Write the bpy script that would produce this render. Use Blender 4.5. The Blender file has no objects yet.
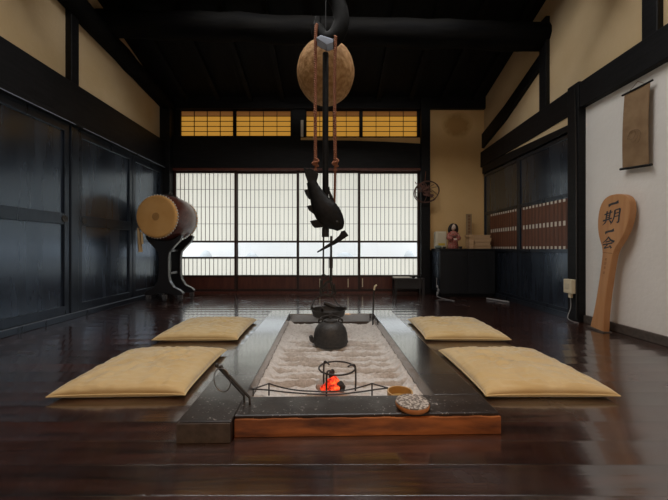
import bpy, bmesh, math, random
from mathutils import Vector, Matrix
random.seed(7)
PI = math.pi
SC = bpy.context.scene
COL = SC.collection
CH = 0.65          # eye height
F = 315.0          # focal length in pixels of the 668 px wide frame
CX, CY = 332.0, 248.0

def at(px, py, Y):
    return Vector(((px - CX) * Y / F, Y, CH + (CY - py) * Y / F))

# ------------------------------------------------------------------ mesh kit
class MB:
    def __init__(s): s.v = []; s.f = []; s.m = []
    def add(s, vs, fs, mi=0):
        o = len(s.v); s.v += [tuple(v) for v in vs]
        for f in fs: s.f.append(tuple(i + o for i in f)); s.m.append(mi)
        return s
    def box(s, x0, x1, y0, y1, z0, z1, mi=0):
        x0, x1 = sorted((x0, x1)); y0, y1 = sorted((y0, y1)); z0, z1 = sorted((z0, z1))
        vs = [(x0,y0,z0),(x1,y0,z0),(x1,y1,z0),(x0,y1,z0),(x0,y0,z1),(x1,y0,z1),(x1,y1,z1),(x0,y1,z1)]
        return s.add(vs, [(0,3,2,1),(4,5,6,7),(0,1,5,4),(1,2,6,5),(2,3,7,6),(3,0,4,7)], mi)
    def tube(s, pts, r, n=8, sy=None, caps=True, up=None):
        """pts list, r number or list; sy = second radius factor/list (flattened section)"""
        pts = [Vector(p) for p in pts]; k = len(pts)
        rs = r if isinstance(r, (list, tuple)) else [r] * k
        if sy is None: sy = 1.0
        ss = sy if isinstance(sy, (list, tuple)) else [sy] * k
        vs = []; prev = None
        for i, p in enumerate(pts):
            t = (pts[min(i+1, k-1)] - pts[max(i-1, 0)]).normalized()
            if prev is None:
                a = Vector(up) if up else (Vector((0,0,1)) if abs(t.z) < .9 else Vector((0,1,0)))
                u = (a - t * a.dot(t)).normalized()
            else:
                u = (prev - t * prev.dot(t)).normalized()
            w = t.cross(u); prev = u
            for j in range(n):
                a = 2 * PI * j / n
                vs.append(p + u * (math.cos(a) * rs[i]) + w * (math.sin(a) * rs[i] * ss[i]))
        fs = [(i*n+j, i*n+(j+1) % n, (i+1)*n+(j+1) % n, (i+1)*n+j) for i in range(k-1) for j in range(n)]
        if caps: fs += [tuple(range(n-1, -1, -1)), tuple((k-1)*n + j for j in range(n))]
        return s.add(vs, fs)
    def ring(s, c, r, tr, axis=(0,0,1), n=32, m=6, ry=None, rot=0.0):
        ax = Vector(axis).normalized()
        a = Vector((1,0,0)) if abs(ax.x) < .9 else Vector((0,1,0))
        u = (a - ax * a.dot(ax)).normalized(); w = ax.cross(u)
        ry = ry or r; c = Vector(c); vs = []
        for i in range(n):
            t = 2*PI*i/n
            e = u * (math.cos(t)*r) + w * (math.sin(t)*ry)
            if rot: e = Matrix.Rotation(rot, 3, ax) @ e
            d = e.normalized()
            for j in range(m):
                b = 2*PI*j/m
                vs.append(c + e + d*(math.cos(b)*tr) + ax*(math.sin(b)*tr))
        fs = [(i*m+j, ((i+1) % n)*m+j, ((i+1) % n)*m+(j+1) % m, i*m+(j+1) % m) for i in range(n) for j in range(m)]
        return s.add(vs, fs)
    def lathe(s, prof, c=(0,0,0), axis='Z', n=32, caps=True):
        """prof list of (radius, height along axis)"""
        k = len(prof); vs = []
        for r, h in prof:
            for j in range(n):
                a = 2*PI*j/n; x, y = math.cos(a)*r, math.sin(a)*r
                p = {'Z': (x, y, h), 'Y': (x, h, -y), 'X': (h, x, y)}[axis]
                vs.append((c[0]+p[0], c[1]+p[1], c[2]+p[2]))
        fs = [(i*n+j, i*n+(j+1) % n, (i+1)*n+(j+1) % n, (i+1)*n+j) for i in range(k-1) for j in range(n)]
        if caps:
            if prof[0][0] > 1e-5: fs.append(tuple(range(n-1, -1, -1)))
            if prof[-1][0] > 1e-5: fs.append(tuple((k-1)*n + j for j in range(n)))
        return s.add(vs, fs)
    def prism(s, outline, o, u, w, d):
        """outline of (a,b); o + a*u + b*w, extruded by vector d"""
        o, u, w, d = Vector(o), Vector(u), Vector(w), Vector(d); n = len(outline)
        vs = [o + u*a + w*b for a, b in outline]; vs += [p + d for p in vs]
        fs = [tuple(range(n)), tuple(range(2*n-1, n-1, -1))] + [(i, i+n, (i+1) % n + n, (i+1) % n) for i in range(n)]
        return s.add(vs, fs)
    def ball(s, c, rx, ry=None, rz=None, n=16, m=10):
        ry = ry or rx; rz = rz or rx
        vs = [(c[0], c[1], c[2]-rz)]
        for i in range(1, m):
            a = -PI/2 + PI*i/m
            for j in range(n):
                b = 2*PI*j/n
                vs.append((c[0]+rx*math.cos(a)*math.cos(b), c[1]+ry*math.cos(a)*math.sin(b), c[2]+rz*math.sin(a)))
        vs.append((c[0], c[1], c[2]+rz)); fs = []
        for j in range(n):
            fs.append((0, 1+(j+1) % n, 1+j)); fs.append((len(vs)-1, 1+(m-2)*n+j, 1+(m-2)*n+(j+1) % n))
        for i in range(m-2):
            for j in range(n):
                fs.append((1+i*n+j, 1+i*n+(j+1) % n, 1+(i+1)*n+(j+1) % n, 1+(i+1)*n+j))
        return s.add(vs, fs)
    def build(s, name, mat, parent=None, loc=None, smooth=False, bevel=0.0, sub=0, angle=40):
        me = bpy.data.meshes.new(name)
        o = bpy.data.objects.new(name, me); COL.objects.link(o)
        off = Vector(loc) if loc is not None else (Vector(parent['o']) if parent is not None and 'o' in parent else Vector())
        me.from_pydata([tuple(Vector(v) - off) for v in s.v], [], s.f)
        for m in (mat if isinstance(mat, (list, tuple)) else [mat]): me.materials.append(m)
        me.polygons.foreach_set('material_index', s.m)
        bm = bmesh.new(); bm.from_mesh(me); bmesh.ops.recalc_face_normals(bm, faces=bm.faces)
        bm.to_mesh(me); bm.free(); me.update()
        if smooth:
            me.polygons.foreach_set('use_smooth', [True]*len(me.polygons))
            if sub == 0 and hasattr(me, 'set_sharp_from_angle'): me.set_sharp_from_angle(angle=math.radians(angle))
        if parent is not None: o.parent = parent
        elif loc is not None: o.location = off
        if parent is not None and parent.type == 'MESH' and False: pass
        if bevel:
            b = o.modifiers.new('soft edges', 'BEVEL'); b.width = bevel; b.segments = 2; b.limit_method = 'ANGLE'
        if sub:
            b = o.modifiers.new('smooth surface', 'SUBSURF'); b.levels = sub; b.render_levels = sub
        o['o'] = list(off)
        return o

def tag(o, label, cat, group=None, kind=None):
    o['label'] = label; o['category'] = cat
    if group: o['group'] = group
    if kind: o['kind'] = kind
    return o
def thing(name, loc, label, cat, group=None, kind=None):
    o = bpy.data.objects.new(name, None); COL.objects.link(o)
    o.location = loc; o['o'] = list(loc); o.empty_display_size = .05
    return tag(o, label, cat, group, kind)
def struct(o, label, cat): return tag(o, label, cat, kind='structure')
def copy_tree(o, parent=None):
    c = o.copy(); COL.objects.link(c)
    if parent is not None: c.parent = parent
    for ch in [x for x in list(o.children)]: copy_tree(ch, c)
    return c
def spline(pts, k=6):
    pts = [Vector(p) for p in pts]; out = []
    for i in range(len(pts)-1):
        p0 = pts[max(i-1, 0)]; p1 = pts[i]; p2 = pts[i+1]; p3 = pts[min(i+2, len(pts)-1)]
        for j in range(k):
            t = j / k
            out.append(.5*((2*p1) + (p2-p0)*t + (2*p0-5*p1+4*p2-p3)*t*t + (3*p1-p0-3*p2+p3)*t*t*t))
    out.append(pts[-1]); return out

# ------------------------------------------------------------------ materials
def new_mat(name):
    m = bpy.data.materials.new(name); m.use_nodes = True
    nt = m.node_tree; b = nt.nodes['Principled BSDF']
    return m, nt, b
def mat(name, c, rough=.5, c2=None, scale=(8,8,8), detail=4, bump=0.0, bscale=None, metal=0.0, coat=0.0, spec=.5, ior=1.5,
        rvar=0.0, lo=.35, hi=.65, sheen=0.0, coat_rough=.08, coat_ior=1.5):
    m, nt, b = new_mat(name); N = nt.nodes; L = nt.links
    b.inputs['Base Color'].default_value = (*c, 1); b.inputs['Roughness'].default_value = rough
    b.inputs['Metallic'].default_value = metal; b.inputs['IOR'].default_value = ior
    b.inputs['Specular IOR Level'].default_value = spec
    b.inputs['Coat Weight'].default_value = coat; b.inputs['Coat Roughness'].default_value = coat_rough
    b.inputs['Coat IOR'].default_value = coat_ior
    if sheen: b.inputs['Sheen Weight'].default_value = sheen; b.inputs['Sheen Roughness'].default_value = .4
    if c2 is not None or bump or rvar:
        tc = N.new('ShaderNodeTexCoord'); mp = N.new('ShaderNodeMapping'); mp.inputs['Scale'].default_value = scale
        L.new(tc.outputs['Object'], mp.inputs['Vector'])
        nz = N.new('ShaderNodeTexNoise'); nz.inputs['Scale'].default_value = 1; nz.inputs['Detail'].default_value = detail
        L.new(mp.outputs['Vector'], nz.inputs['Vector'])
        mr = N.new('ShaderNodeMapRange'); mr.inputs['From Min'].default_value = lo; mr.inputs['From Max'].default_value = hi
        L.new(nz.outputs['Fac'], mr.inputs['Value'])
        if c2 is not None:
            mx = N.new('ShaderNodeMix'); mx.data_type = 'RGBA'
            mx.inputs['A'].default_value = (*c, 1); mx.inputs['B'].default_value = (*c2, 1)
            L.new(mr.outputs['Result'], mx.inputs['Factor']); L.new(mx.outputs['Result'], b.inputs['Base Color'])
        if rvar:
            r2 = N.new('ShaderNodeMapRange'); r2.inputs['To Min'].default_value = max(.02, rough-rvar); r2.inputs['To Max'].default_value = rough+rvar
            r2.inputs['From Min'].default_value = .3; r2.inputs['From Max'].default_value = .7
            L.new(nz.outputs['Fac'], r2.inputs['Value']); L.new(r2.outputs['Result'], b.inputs['Roughness'])
        if bump:
            src = nz
            if bscale:
                m2 = N.new('ShaderNodeMapping'); m2.inputs['Scale'].default_value = bscale
                L.new(tc.outputs['Object'], m2.inputs['Vector'])
                src = N.new('ShaderNodeTexNoise'); src.inputs['Scale'].default_value = 1; src.inputs['Detail'].default_value = 3
                L.new(m2.outputs['Vector'], src.inputs['Vector'])
            bp = N.new('ShaderNodeBump'); bp.inputs['Strength'].default_value = bump; bp.inputs['Distance'].default_value = .01
            L.new(src.outputs['Fac'], bp.inputs['Height']); L.new(bp.outputs['Normal'], b.inputs['Normal'])
            if coat: L.new(bp.outputs['Normal'], b.inputs['Coat Normal'])
    return m
def window_paper(name, c, e, tr):
    m, nt, b = new_mat(name); N = nt.nodes; L = nt.links; N.remove(b)
    out = N['Material Output']
    em = N.new('ShaderNodeEmission'); em.inputs['Color'].default_value = (*c, 1); em.inputs['Strength'].default_value = e
    t = N.new('ShaderNodeBsdfTranslucent'); t.inputs['Color'].default_value = (c[0]*tr, c[1]*tr, c[2]*tr, 1)
    a = N.new('ShaderNodeAddShader'); L.new(em.outputs[0], a.inputs[0]); L.new(t.outputs[0], a.inputs[1])
    L.new(a.outputs[0], out.inputs['Surface']); return m

M = {}
M['black_wood'] = mat('black stained timber', (.006,.006,.007), .5, (.010,.010,.011), (5,5,40), bump=.2, bscale=(14,14,14), spec=.18)
M['dark_log'] = mat('smoke blackened log', (.004,.004,.0045), .7, (.008,.0075,.007), (2,12,12), bump=.5, bscale=(6,20,20), spec=.05)
M['ceil_wood'] = mat('sooty ceiling boards', (.005,.005,.0055), .6, (.009,.009,.009), (20,3,3), bump=.2, spec=.12)
M['rafter'] = mat('sooty rafter timber', (.007,.007,.008), .6, (.011,.011,.011), (20,3,3), spec=.12)
M['lacquer'] = mat('black lacquered door wood', (.010,.012,.017), .30, (.020,.023,.030), (14,14,1.2), bump=.02, bscale=(24,24,1.5), rvar=.04, ior=1.6, spec=.5, coat=.1, coat_rough=.15)
M['lacquer_panel'] = mat('black lacquered door panel', (.011,.014,.021), .27, (.022,.027,.038), (10,10,.9), bump=.03, bscale=(14,14,.8), rvar=.05, ior=2.05, coat=.35, coat_rough=.12)
M['tan_plaster'] = mat('aged tan plaster', (.57,.42,.235), .9, (.67,.52,.325), (1.6,1.6,1.6), 6, bump=.25, bscale=(40,40,40), spec=.2)
M['back_tan'] = mat('brown tan plaster', (.70,.44,.19), .9, (.77,.52,.25), (1.6,1.6,1.6), 6, bump=.25, bscale=(40,40,40), spec=.2)
M['cabinet'] = mat('black painted cabinet wood', (.009,.010,.012), .42, (.014,.015,.018), (14,14,2), spec=.3)
M['white_plaster'] = mat('off white plaster', (.72,.70,.67), .9, (.80,.78,.75), (1.5,1.5,1.5), 6, bump=.2, bscale=(35,35,35), spec=.2)
M['red_wood'] = mat('dark red brown joinery', (.075,.020,.014), .35, (.11,.032,.020), (30,30,4), spec=.5)
M['lattice'] = mat('dark brown lattice wood', (.05,.035,.028), .5)
M['paper'] = window_paper('daylit shoji paper', (1.0,.965,.85), .23, .50)
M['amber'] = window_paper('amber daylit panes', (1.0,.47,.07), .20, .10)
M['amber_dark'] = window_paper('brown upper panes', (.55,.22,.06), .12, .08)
M['cushion'] = mat('mustard cotton', (.60,.435,.20), .8, (.66,.51,.27), (6,6,6), bump=.45, bscale=(7,30,10), sheen=1.0, spec=.3)
M['piping'] = mat('pale mustard cord', (.70,.55,.28), .7)
M['iron'] = mat('black cast iron', (.022,.022,.023), .55, (.04,.038,.036), (60,60,60), bump=.3, spec=.5)
M['iron_bar'] = mat('dark wrought iron', (.018,.017,.016), .5, (.035,.03,.027), (50,50,50), spec=.5)
M['dark_carve'] = mat('black carved wood', (.007,.007,.008), .5, (.012,.012,.013), (30,30,30), bump=.4, spec=.22)
M['hook'] = mat('sooty hook wood', (.005,.005,.005), .6, (.008,.008,.008), (20,20,20), spec=.08)
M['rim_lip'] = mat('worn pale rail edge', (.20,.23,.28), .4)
M['caster'] = mat('dark grey rubber wheel', (.05,.05,.055), .35)
M['teal'] = mat('grey green cloth', (.12,.17,.16), .85, (.22,.27,.25), (40,40,40))
M['shoji_frame'] = mat('dark brown sash wood', (.026,.013,.011), .4, (.04,.019,.015), (30,30,4), spec=.4)
M['strap'] = mat('pale worn metal', (.30,.33,.40), .4, metal=.3)
M['rope'] = mat('red brown rope', (.22,.075,.035), .8, (.34,.13,.06), (90,90,90))
M['drum_body'] = mat('red brown lacquered drum', (.075,.018,.013), .32, (.12,.034,.022), (4,30,30), coat=.15, spec=.5)
M['skin'] = mat('drum hide', (.74,.38,.115), .6, (.82,.46,.16), (5,5,5), bump=.05)
M['skin_mark'] = mat('worn centre of drum hide', (.44,.22,.07), .6, (.50,.27,.09), (12,12,12))
M['tack'] = mat('dull pale tack heads', (.62,.58,.52), .4)
M['stand'] = mat('black lacquered stand', (.013,.012,.014), .3, coat=.3)
M['pale_wood'] = mat('pale turned wood', (.55,.36,.17), .55, (.64,.45,.23), (30,30,5))
M['paddle'] = mat('honey coloured paddle wood', (.43,.20,.08), .5, (.51,.26,.11), (10,26,2.2), bump=.05, spec=.4)
M['ink'] = mat('faded black ink', (.035,.036,.042), .7)
M['ink_soft'] = mat('faint brown ink', (.20,.09,.035), .7)
M['scroll'] = mat('brown aged scroll cloth', (.21,.125,.062), .85, (.28,.18,.095), (9,9,9), bump=.2)
M['scroll_mark'] = mat('faint brush drawing', (.18,.105,.055), .85)
M['straw'] = mat('woven brown paper', (.33,.165,.06), .8, (.56,.33,.15), (26,26,26), 8, bump=1.0, bscale=(34,34,34), spec=.2)
M['bamboo'] = mat('dry bamboo', (.45,.27,.10), .5, (.55,.36,.15), (20,20,4))
M['bamboo_in'] = mat('inside of bamboo', (.38,.24,.07), .6)
M['ring_wood'] = mat('orange turned wood', (.42,.17,.055), .4, (.5,.22,.08), (20,20,20))
M['vine'] = mat('dry brown vine', (.06,.028,.02), .7, (.11,.05,.035), (40,40,40))
M['leaf'] = mat('dry brown leaf', (.10,.042,.03), .8, (.15,.07,.05), (30,30,30))
M['cream'] = mat('cream plastic', (.70,.62,.44), .5)
M['grey_plastic'] = mat('grey cord plastic', (.30,.30,.31), .5)
M['black_plastic'] = mat('black cord plastic', (.012,.012,.012), .4)
M['off_white'] = mat('off white card', (.62,.55,.40), .6)
M['yellow'] = mat('yellow label', (.62,.45,.05), .6)
M['kimono'] = mat('faded red patterned kimono', (.34,.06,.05), .8, (.46,.24,.18), (70,70,70), lo=.45, hi=.6)
M['face'] = mat('pale doll face', (.66,.50,.40), .5)
M['hair'] = mat('black doll hair', (.014,.010,.009), .5)
M['box_wood'] = mat('pale boxwood', (.50,.32,.17), .6, (.60,.40,.23), (6,40,40))
M['slat_wood'] = mat('brown wood plaque', (.26,.17,.085), .7, (.32,.22,.12), (40,40,4))
M['brown_board'] = mat('red brown thin boards', (.115,.043,.024), .5, (.17,.066,.036), (10,50,6))
M['slat_dark'] = mat('darker red brown slats', (.085,.03,.017), .5, (.125,.046,.026), (10,50,6))
M['white_paper'] = mat('white paper', (.72,.68,.60), .8)
M['steel'] = mat('dull steel', (.35,.34,.33), .35, metal=.9)
M['ground'] = mat('pale garden gravel', (.62,.60,.55), .9, (.72,.70,.66), (8,8,8))
M['out_white'] = mat('white garden wall', (.90,.885,.86), .9)
M['out_grey'] = mat('grey garden stone', (.56,.58,.58), .9, (.66,.68,.68), (6,6,6))
M['eave'] = mat('weathered eave boards', (.25,.22,.17), .8)
M['charcoal'] = mat('burnt charcoal', (.012,.011,.011), .8, (.05,.045,.045), (60,60,60), bump=.6)
M['ash_log'] = mat('ash coated charcoal', (.30,.19,.14), .9, (.5,.42,.38), (50,50,50), bump=.5)

for k_ in ('lacquer','lacquer_panel'):
    M[k_].node_tree.nodes['Principled BSDF'].inputs['Specular Tint'].default_value = (.55,.74,1,1)
# floor: dark varnished planks running across the room
def floor_mat():
    m, nt, b = new_mat('varnished dark floorboards'); N = nt.nodes; L = nt.links
    tc = N.new('ShaderNodeTexCoord')
    br = N.new('ShaderNodeTexBrick'); br.offset = .37; br.offset_frequency = 2
    br.inputs['Scale'].default_value = 1; br.inputs['Brick Width'].default_value = 2.6; br.inputs['Row Height'].default_value = .118
    br.inputs['Mortar Size'].default_value = .0022; br.inputs['Mortar Smooth'].default_value = .2; br.inputs['Bias'].default_value = 0
    br.inputs['Color1'].default_value = (.026,.0095,.006,1); br.inputs['Color2'].default_value = (.048,.0155,.009,1); br.inputs['Mortar'].default_value = (.006,.003,.002,1)
    L.new(tc.outputs['Object'], br.inputs['Vector'])
    mp = N.new('ShaderNodeMapping'); mp.inputs['Scale'].default_value = (2.2, 38, 1); L.new(tc.outputs['Object'], mp.inputs['Vector'])
    nz = N.new('ShaderNodeTexNoise'); nz.inputs['Scale'].default_value = 1; nz.inputs['Detail'].default_value = 6; nz.inputs['Distortion'].default_value = .6
    L.new(mp.outputs['Vector'], nz.inputs['Vector'])
    mr = N.new('ShaderNodeMapRange'); mr.inputs['From Min'].default_value = .3; mr.inputs['From Max'].default_value = .7
    mr.inputs['To Min'].default_value = .3; mr.inputs['To Max'].default_value = 1.7; L.new(nz.outputs['Fac'], mr.inputs['Value'])
    mx = N.new('ShaderNodeMix'); mx.data_type = 'RGBA'; mx.blend_type = 'MULTIPLY'; mx.inputs['Factor'].default_value = 1
    L.new(br.outputs['Color'], mx.inputs['A']); L.new(mr.outputs['Result'], mx.inputs['B']); L.new(mx.outputs['Result'], b.inputs['Base Color'])
    n2 = N.new('ShaderNodeTexNoise'); n2.inputs['Scale'].default_value = 3.5; n2.inputs['Detail'].default_value = 5
    L.new(tc.outputs['Object'], n2.inputs['Vector'])
    r2 = N.new('ShaderNodeMapRange'); r2.inputs['From Min'].default_value = .3; r2.inputs['From Max'].default_value = .7
    r2.inputs['To Min'].default_value = .14; r2.inputs['To Max'].default_value = .29; L.new(n2.outputs['Fac'], r2.inputs['Value'])
    L.new(r2.outputs['Result'], b.inputs['Roughness'])
    b.inputs['IOR'].default_value = 2.9; b.inputs['Specular Tint'].default_value = (.86,.93,1,1)
    b.inputs['Coat Weight'].default_value = .7; b.inputs['Coat Roughness'].default_value = .08; b.inputs['Coat IOR'].default_value = 1.9
    ma = N.new('ShaderNodeMath'); ma.operation = 'MULTIPLY_ADD'; ma.inputs[1].default_value = -1.0
    L.new(br.outputs['Fac'], ma.inputs[0])
    m3 = N.new('ShaderNodeMath'); m3.operation = 'MULTIPLY'; m3.inputs[1].default_value = .35; L.new(nz.outputs['Fac'], m3.inputs[0])
    L.new(m3.outputs[0], ma.inputs[2])
    sx = N.new('ShaderNodeSeparateXYZ'); L.new(tc.outputs['Object'], sx.inputs[0])
    def mth(op, a, bv):
        q = N.new('ShaderNodeMath'); q.operation = op; L.new(a, q.inputs[0]); q.inputs[1].default_value = bv; return q.outputs[0]
    cup = mth('POWER', mth('ABSOLUTE', mth('SUBTRACT', mth('FRACT', mth('DIVIDE', sx.outputs['Y'], .118), 0), .5), 0), 2.0)
    ad_ = N.new('ShaderNodeMath'); ad_.operation = 'MULTIPLY_ADD'; L.new(cup, ad_.inputs[0]); ad_.inputs[1].default_value = 4.5; L.new(ma.outputs[0], ad_.inputs[2])
    bp = N.new('ShaderNodeBump'); bp.inputs['Strength'].default_value = .22; bp.inputs['Distance'].default_value = .004
    L.new(ad_.outputs[0], bp.inputs['Height']); L.new(bp.outputs['Normal'], b.inputs['Normal']); L.new(bp.outputs['Normal'], b.inputs['Coat Normal'])
    return m
M['floor'] = floor_mat()
# rim of the hearth: black brown with flecks of ash
def rim_mat():
    m, nt, b = new_mat('polished black brown hearth board'); N = nt.nodes; L = nt.links
    tc = N.new('ShaderNodeTexCoord')
    v = N.new('ShaderNodeTexNoise'); v.inputs['Scale'].default_value = 95; v.inputs['Detail'].default_value = 2; L.new(tc.outputs['Object'], v.inputs['Vector'])
    big = N.new('ShaderNodeTexNoise'); big.inputs['Scale'].default_value = 7; big.inputs['Detail'].default_value = 4; L.new(tc.outputs['Object'], big.inputs['Vector'])
    ad = N.new('ShaderNodeMath'); ad.operation = 'MULTIPLY_ADD'; ad.inputs[1].default_value = .35; L.new(big.outputs['Fac'], ad.inputs[0]); L.new(v.outputs['Fac'], ad.inputs[2])
    mr = N.new('ShaderNodeMapRange'); mr.inputs['From Min'].default_value = .825; mr.inputs['From Max'].default_value = .96; L.new(ad.outputs[0], mr.inputs['Value'])
    mp = N.new('ShaderNodeMapping'); mp.inputs['Scale'].default_value = (20,20,20); L.new(tc.outputs['Object'], mp.inputs['Vector'])
    g = N.new('ShaderNodeTexNoise'); g.inputs['Scale'].default_value = 1; L.new(mp.outputs['Vector'], g.inputs['Vector'])
    c1 = N.new('ShaderNodeMix'); c1.data_type = 'RGBA'; c1.inputs['A'].default_value = (.012,.010,.010,1); c1.inputs['B'].default_value = (.034,.022,.017,1); L.new(g.outputs['Fac'], c1.inputs['Factor'])
    c2 = N.new('ShaderNodeMix'); c2.data_type = 'RGBA'; c2.inputs['B'].default_value = (.32,.30,.29,1)
    L.new(c1.outputs['Result'], c2.inputs['A']); L.new(mr.outputs['Result'], c2.inputs['Factor']); L.new(c2.outputs['Result'], b.inputs['Base Color'])
    r = N.new('ShaderNodeMapRange'); r.inputs['To Min'].default_value = .08; r.inputs['To Max'].default_value = .26; L.new(big.outputs['Fac'], r.inputs['Value']); L.new(r.outputs['Result'], b.inputs['Roughness'])
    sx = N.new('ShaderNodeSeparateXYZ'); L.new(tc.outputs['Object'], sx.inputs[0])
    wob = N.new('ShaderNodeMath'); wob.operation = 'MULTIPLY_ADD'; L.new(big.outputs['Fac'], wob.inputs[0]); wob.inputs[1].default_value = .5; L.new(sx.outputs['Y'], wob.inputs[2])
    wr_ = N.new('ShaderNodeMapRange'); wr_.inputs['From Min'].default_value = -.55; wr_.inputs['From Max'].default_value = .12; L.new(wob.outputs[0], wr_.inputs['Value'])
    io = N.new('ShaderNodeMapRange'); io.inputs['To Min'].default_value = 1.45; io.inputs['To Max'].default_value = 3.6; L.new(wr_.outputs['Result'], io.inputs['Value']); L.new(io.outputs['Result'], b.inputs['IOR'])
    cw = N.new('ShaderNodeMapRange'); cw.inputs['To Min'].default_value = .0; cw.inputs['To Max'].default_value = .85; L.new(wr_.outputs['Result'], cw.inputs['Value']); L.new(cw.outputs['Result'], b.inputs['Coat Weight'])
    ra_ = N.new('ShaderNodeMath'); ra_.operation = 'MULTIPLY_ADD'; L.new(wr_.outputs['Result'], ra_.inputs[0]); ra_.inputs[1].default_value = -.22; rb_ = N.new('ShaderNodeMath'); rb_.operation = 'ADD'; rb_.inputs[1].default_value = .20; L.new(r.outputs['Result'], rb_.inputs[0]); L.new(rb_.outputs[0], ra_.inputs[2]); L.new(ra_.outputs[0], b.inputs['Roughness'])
    b.inputs['Specular Tint'].default_value = (.9,.95,1,1); b.inputs['Coat Roughness'].default_value = .10; b.inputs['Coat IOR'].default_value = 2.4
    bp = N.new('ShaderNodeBump'); bp.inputs['Strength'].default_value = .12; bp.inputs['Distance'].default_value = .004
    L.new(ad.outputs[0], bp.inputs['Height']); L.new(bp.outputs['Normal'], b.inputs['Normal'])
    return m
M['rim'] = rim_mat()
M['facing'] = mat('orange brown pine facing', (.07,.019,.006), .4, (.42,.145,.04), (5,20,26), 6, bump=.2, spec=.5, coat=.2)
M['end_grain'] = mat('grey brown end grain', (.055,.042,.035), .6, (.085,.066,.055), (40,40,40), bump=.2)
M['ash'] = mat('pale grey brown ash', (.56,.54,.52), .95, (.68,.66,.64), (60,60,60), 6, bump=.5, bscale=(120,120,120), spec=.1)
M['disc_top'] = mat('grey flecked carved top', (.15,.13,.115), .7, (.50,.46,.42), (95,95,95), 2, bump=.4, lo=.46, hi=.58)
def ember_mat():
    m, nt, b = new_mat('glowing embers'); N = nt.nodes; L = nt.links
    tc = N.new('ShaderNodeTexCoord'); nz = N.new('ShaderNodeTexNoise'); nz.inputs['Scale'].default_value = 45; nz.inputs['Detail'].default_value = 4
    L.new(tc.outputs['Object'], nz.inputs['Vector'])
    cr = N.new('ShaderNodeValToRGB'); e = cr.color_ramp.elements
    e[0].position = .36; e[0].color = (.10,.004,.001,1); e[1].position = .68; e[1].color = (1,.20,.04,1)
    k = cr.color_ramp.elements.new(.5); k.color = (.85,.03,.008,1)
    L.new(nz.outputs['Fac'], cr.inputs['Fac'])
    b.inputs['Base Color'].default_value = (.05,.02,.02,1); b.inputs['Roughness'].default_value = .9
    L.new(cr.outputs['Color'], b.inputs['Emission Color']); b.inputs['Emission Strength'].default_value = .85
    return m
M['ember'] = ember_mat()
def glass_mat():
    m, nt, b = new_mat('clear window glass'); N = nt.nodes; L = nt.links; N.remove(b)
    t = N.new('ShaderNodeBsdfTransparent'); t.inputs['Color'].default_value = (.96,.97,.98,1)
    g = N.new('ShaderNodeBsdfGlossy'); g.inputs['Roughness'].default_value = .02
    mx = N.new('ShaderNodeMixShader'); mx.inputs[0].default_value = .06
    L.new(t.outputs[0], mx.inputs[1]); L.new(g.outputs[0], mx.inputs[2]); L.new(mx.outputs[0], N['Material Output'].inputs['Surface'])
    return m
M['glass'] = glass_mat()

# ------------------------------------------------------------------ setting
XL, XR, YB, YR = -2.39, 2.22, 4.60, -2.6
def ceil_z(y): return 2.82 + .30 * (4.6 - max(y, .4))
HX0, HX1, HY0, HY1 = -.45, .46, 1.15, 2.86      # opening in the floor for the hearth

fl = MB()
for (a, b_, c, d) in ((XL-.1, HX0, YR, YB+.2), (HX1, XR+.1, YR, YB+.2), (HX0, HX1, YR, HY0), (HX0, HX1, HY1, YB+.2)):
    fl.add([(a,c,0),(b_,c,0),(b_,d,0),(a,d,0),(a,c,-.04),(b_,c,-.04),(b_,d,-.04),(a,d,-.04)], [(0,1,2,3),(4,7,6,5)])
struct(fl.build('floor', M['floor']), 'dark varnished plank floor reflecting the windows', 'floor')

def wall_side(name, x0, x1, m, z0, z1f, y0, y1, label):
    w = MB(); n = 12
    ys = sorted(set([y0, y1] + [y for y in (.4,) if y0 < y < y1]))
    o = [(y0, z0), (y1, z0)] + [(y, z1f(y)) for y in reversed(ys)]
    w.prism(o, (x0,0,0), (0,1,0), (0,0,1), (x1-x0,0,0))
    return struct(w.build(name, m), label, 'wall')
wall_side('wall_left', XL-.14, XL-.04, M['tan_plaster'], 0, lambda y: ceil_z(y)+.02, YR, YB+.1, 'left wall of tan plaster above the black doors')
wall_side('wall_right', XR, XR+.1, M['white_plaster'], 0, lambda y: 1.95, YR, YB+.1, 'white plaster right wall behind the paddle and scroll')
wall_side('wall_right_upper', XR+.0, XR+.1, M['tan_plaster'], 1.95, lambda y: ceil_z(y)+.02, YR, YB+.1, 'tan plaster of the right wall above the long beam')
# back wall pieces
w = MB(); w.box(1.36, XR+.02, YB, YB+.1, 0, 2.84)
struct(w.build('wall_back', M['back_tan']), 'tan plaster back wall above the black cabinet', 'wall')
w = MB(); w.box(XL-.1, 1.36, YB+.02, YB+.1, 2.64, 2.85); w.box(XL-.1, 1.36, YB+.06, YB+.1, 1.74, 2.28)
w.box(XL-.1, -2.27, YB+.02, YB+.1, 0, 1.80)
struct(w.build('wall_back_upper', M['tan_plaster']), 'back wall around and above the lit windows', 'wall')
w = MB(); w.box(1.36, XR-.02, YB-.03, YB, 0, .62)
struct(w.build('baseboard_back', M['black_wood']), 'black board at the foot of the back wall behind the cabinet', 'baseboard')
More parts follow.
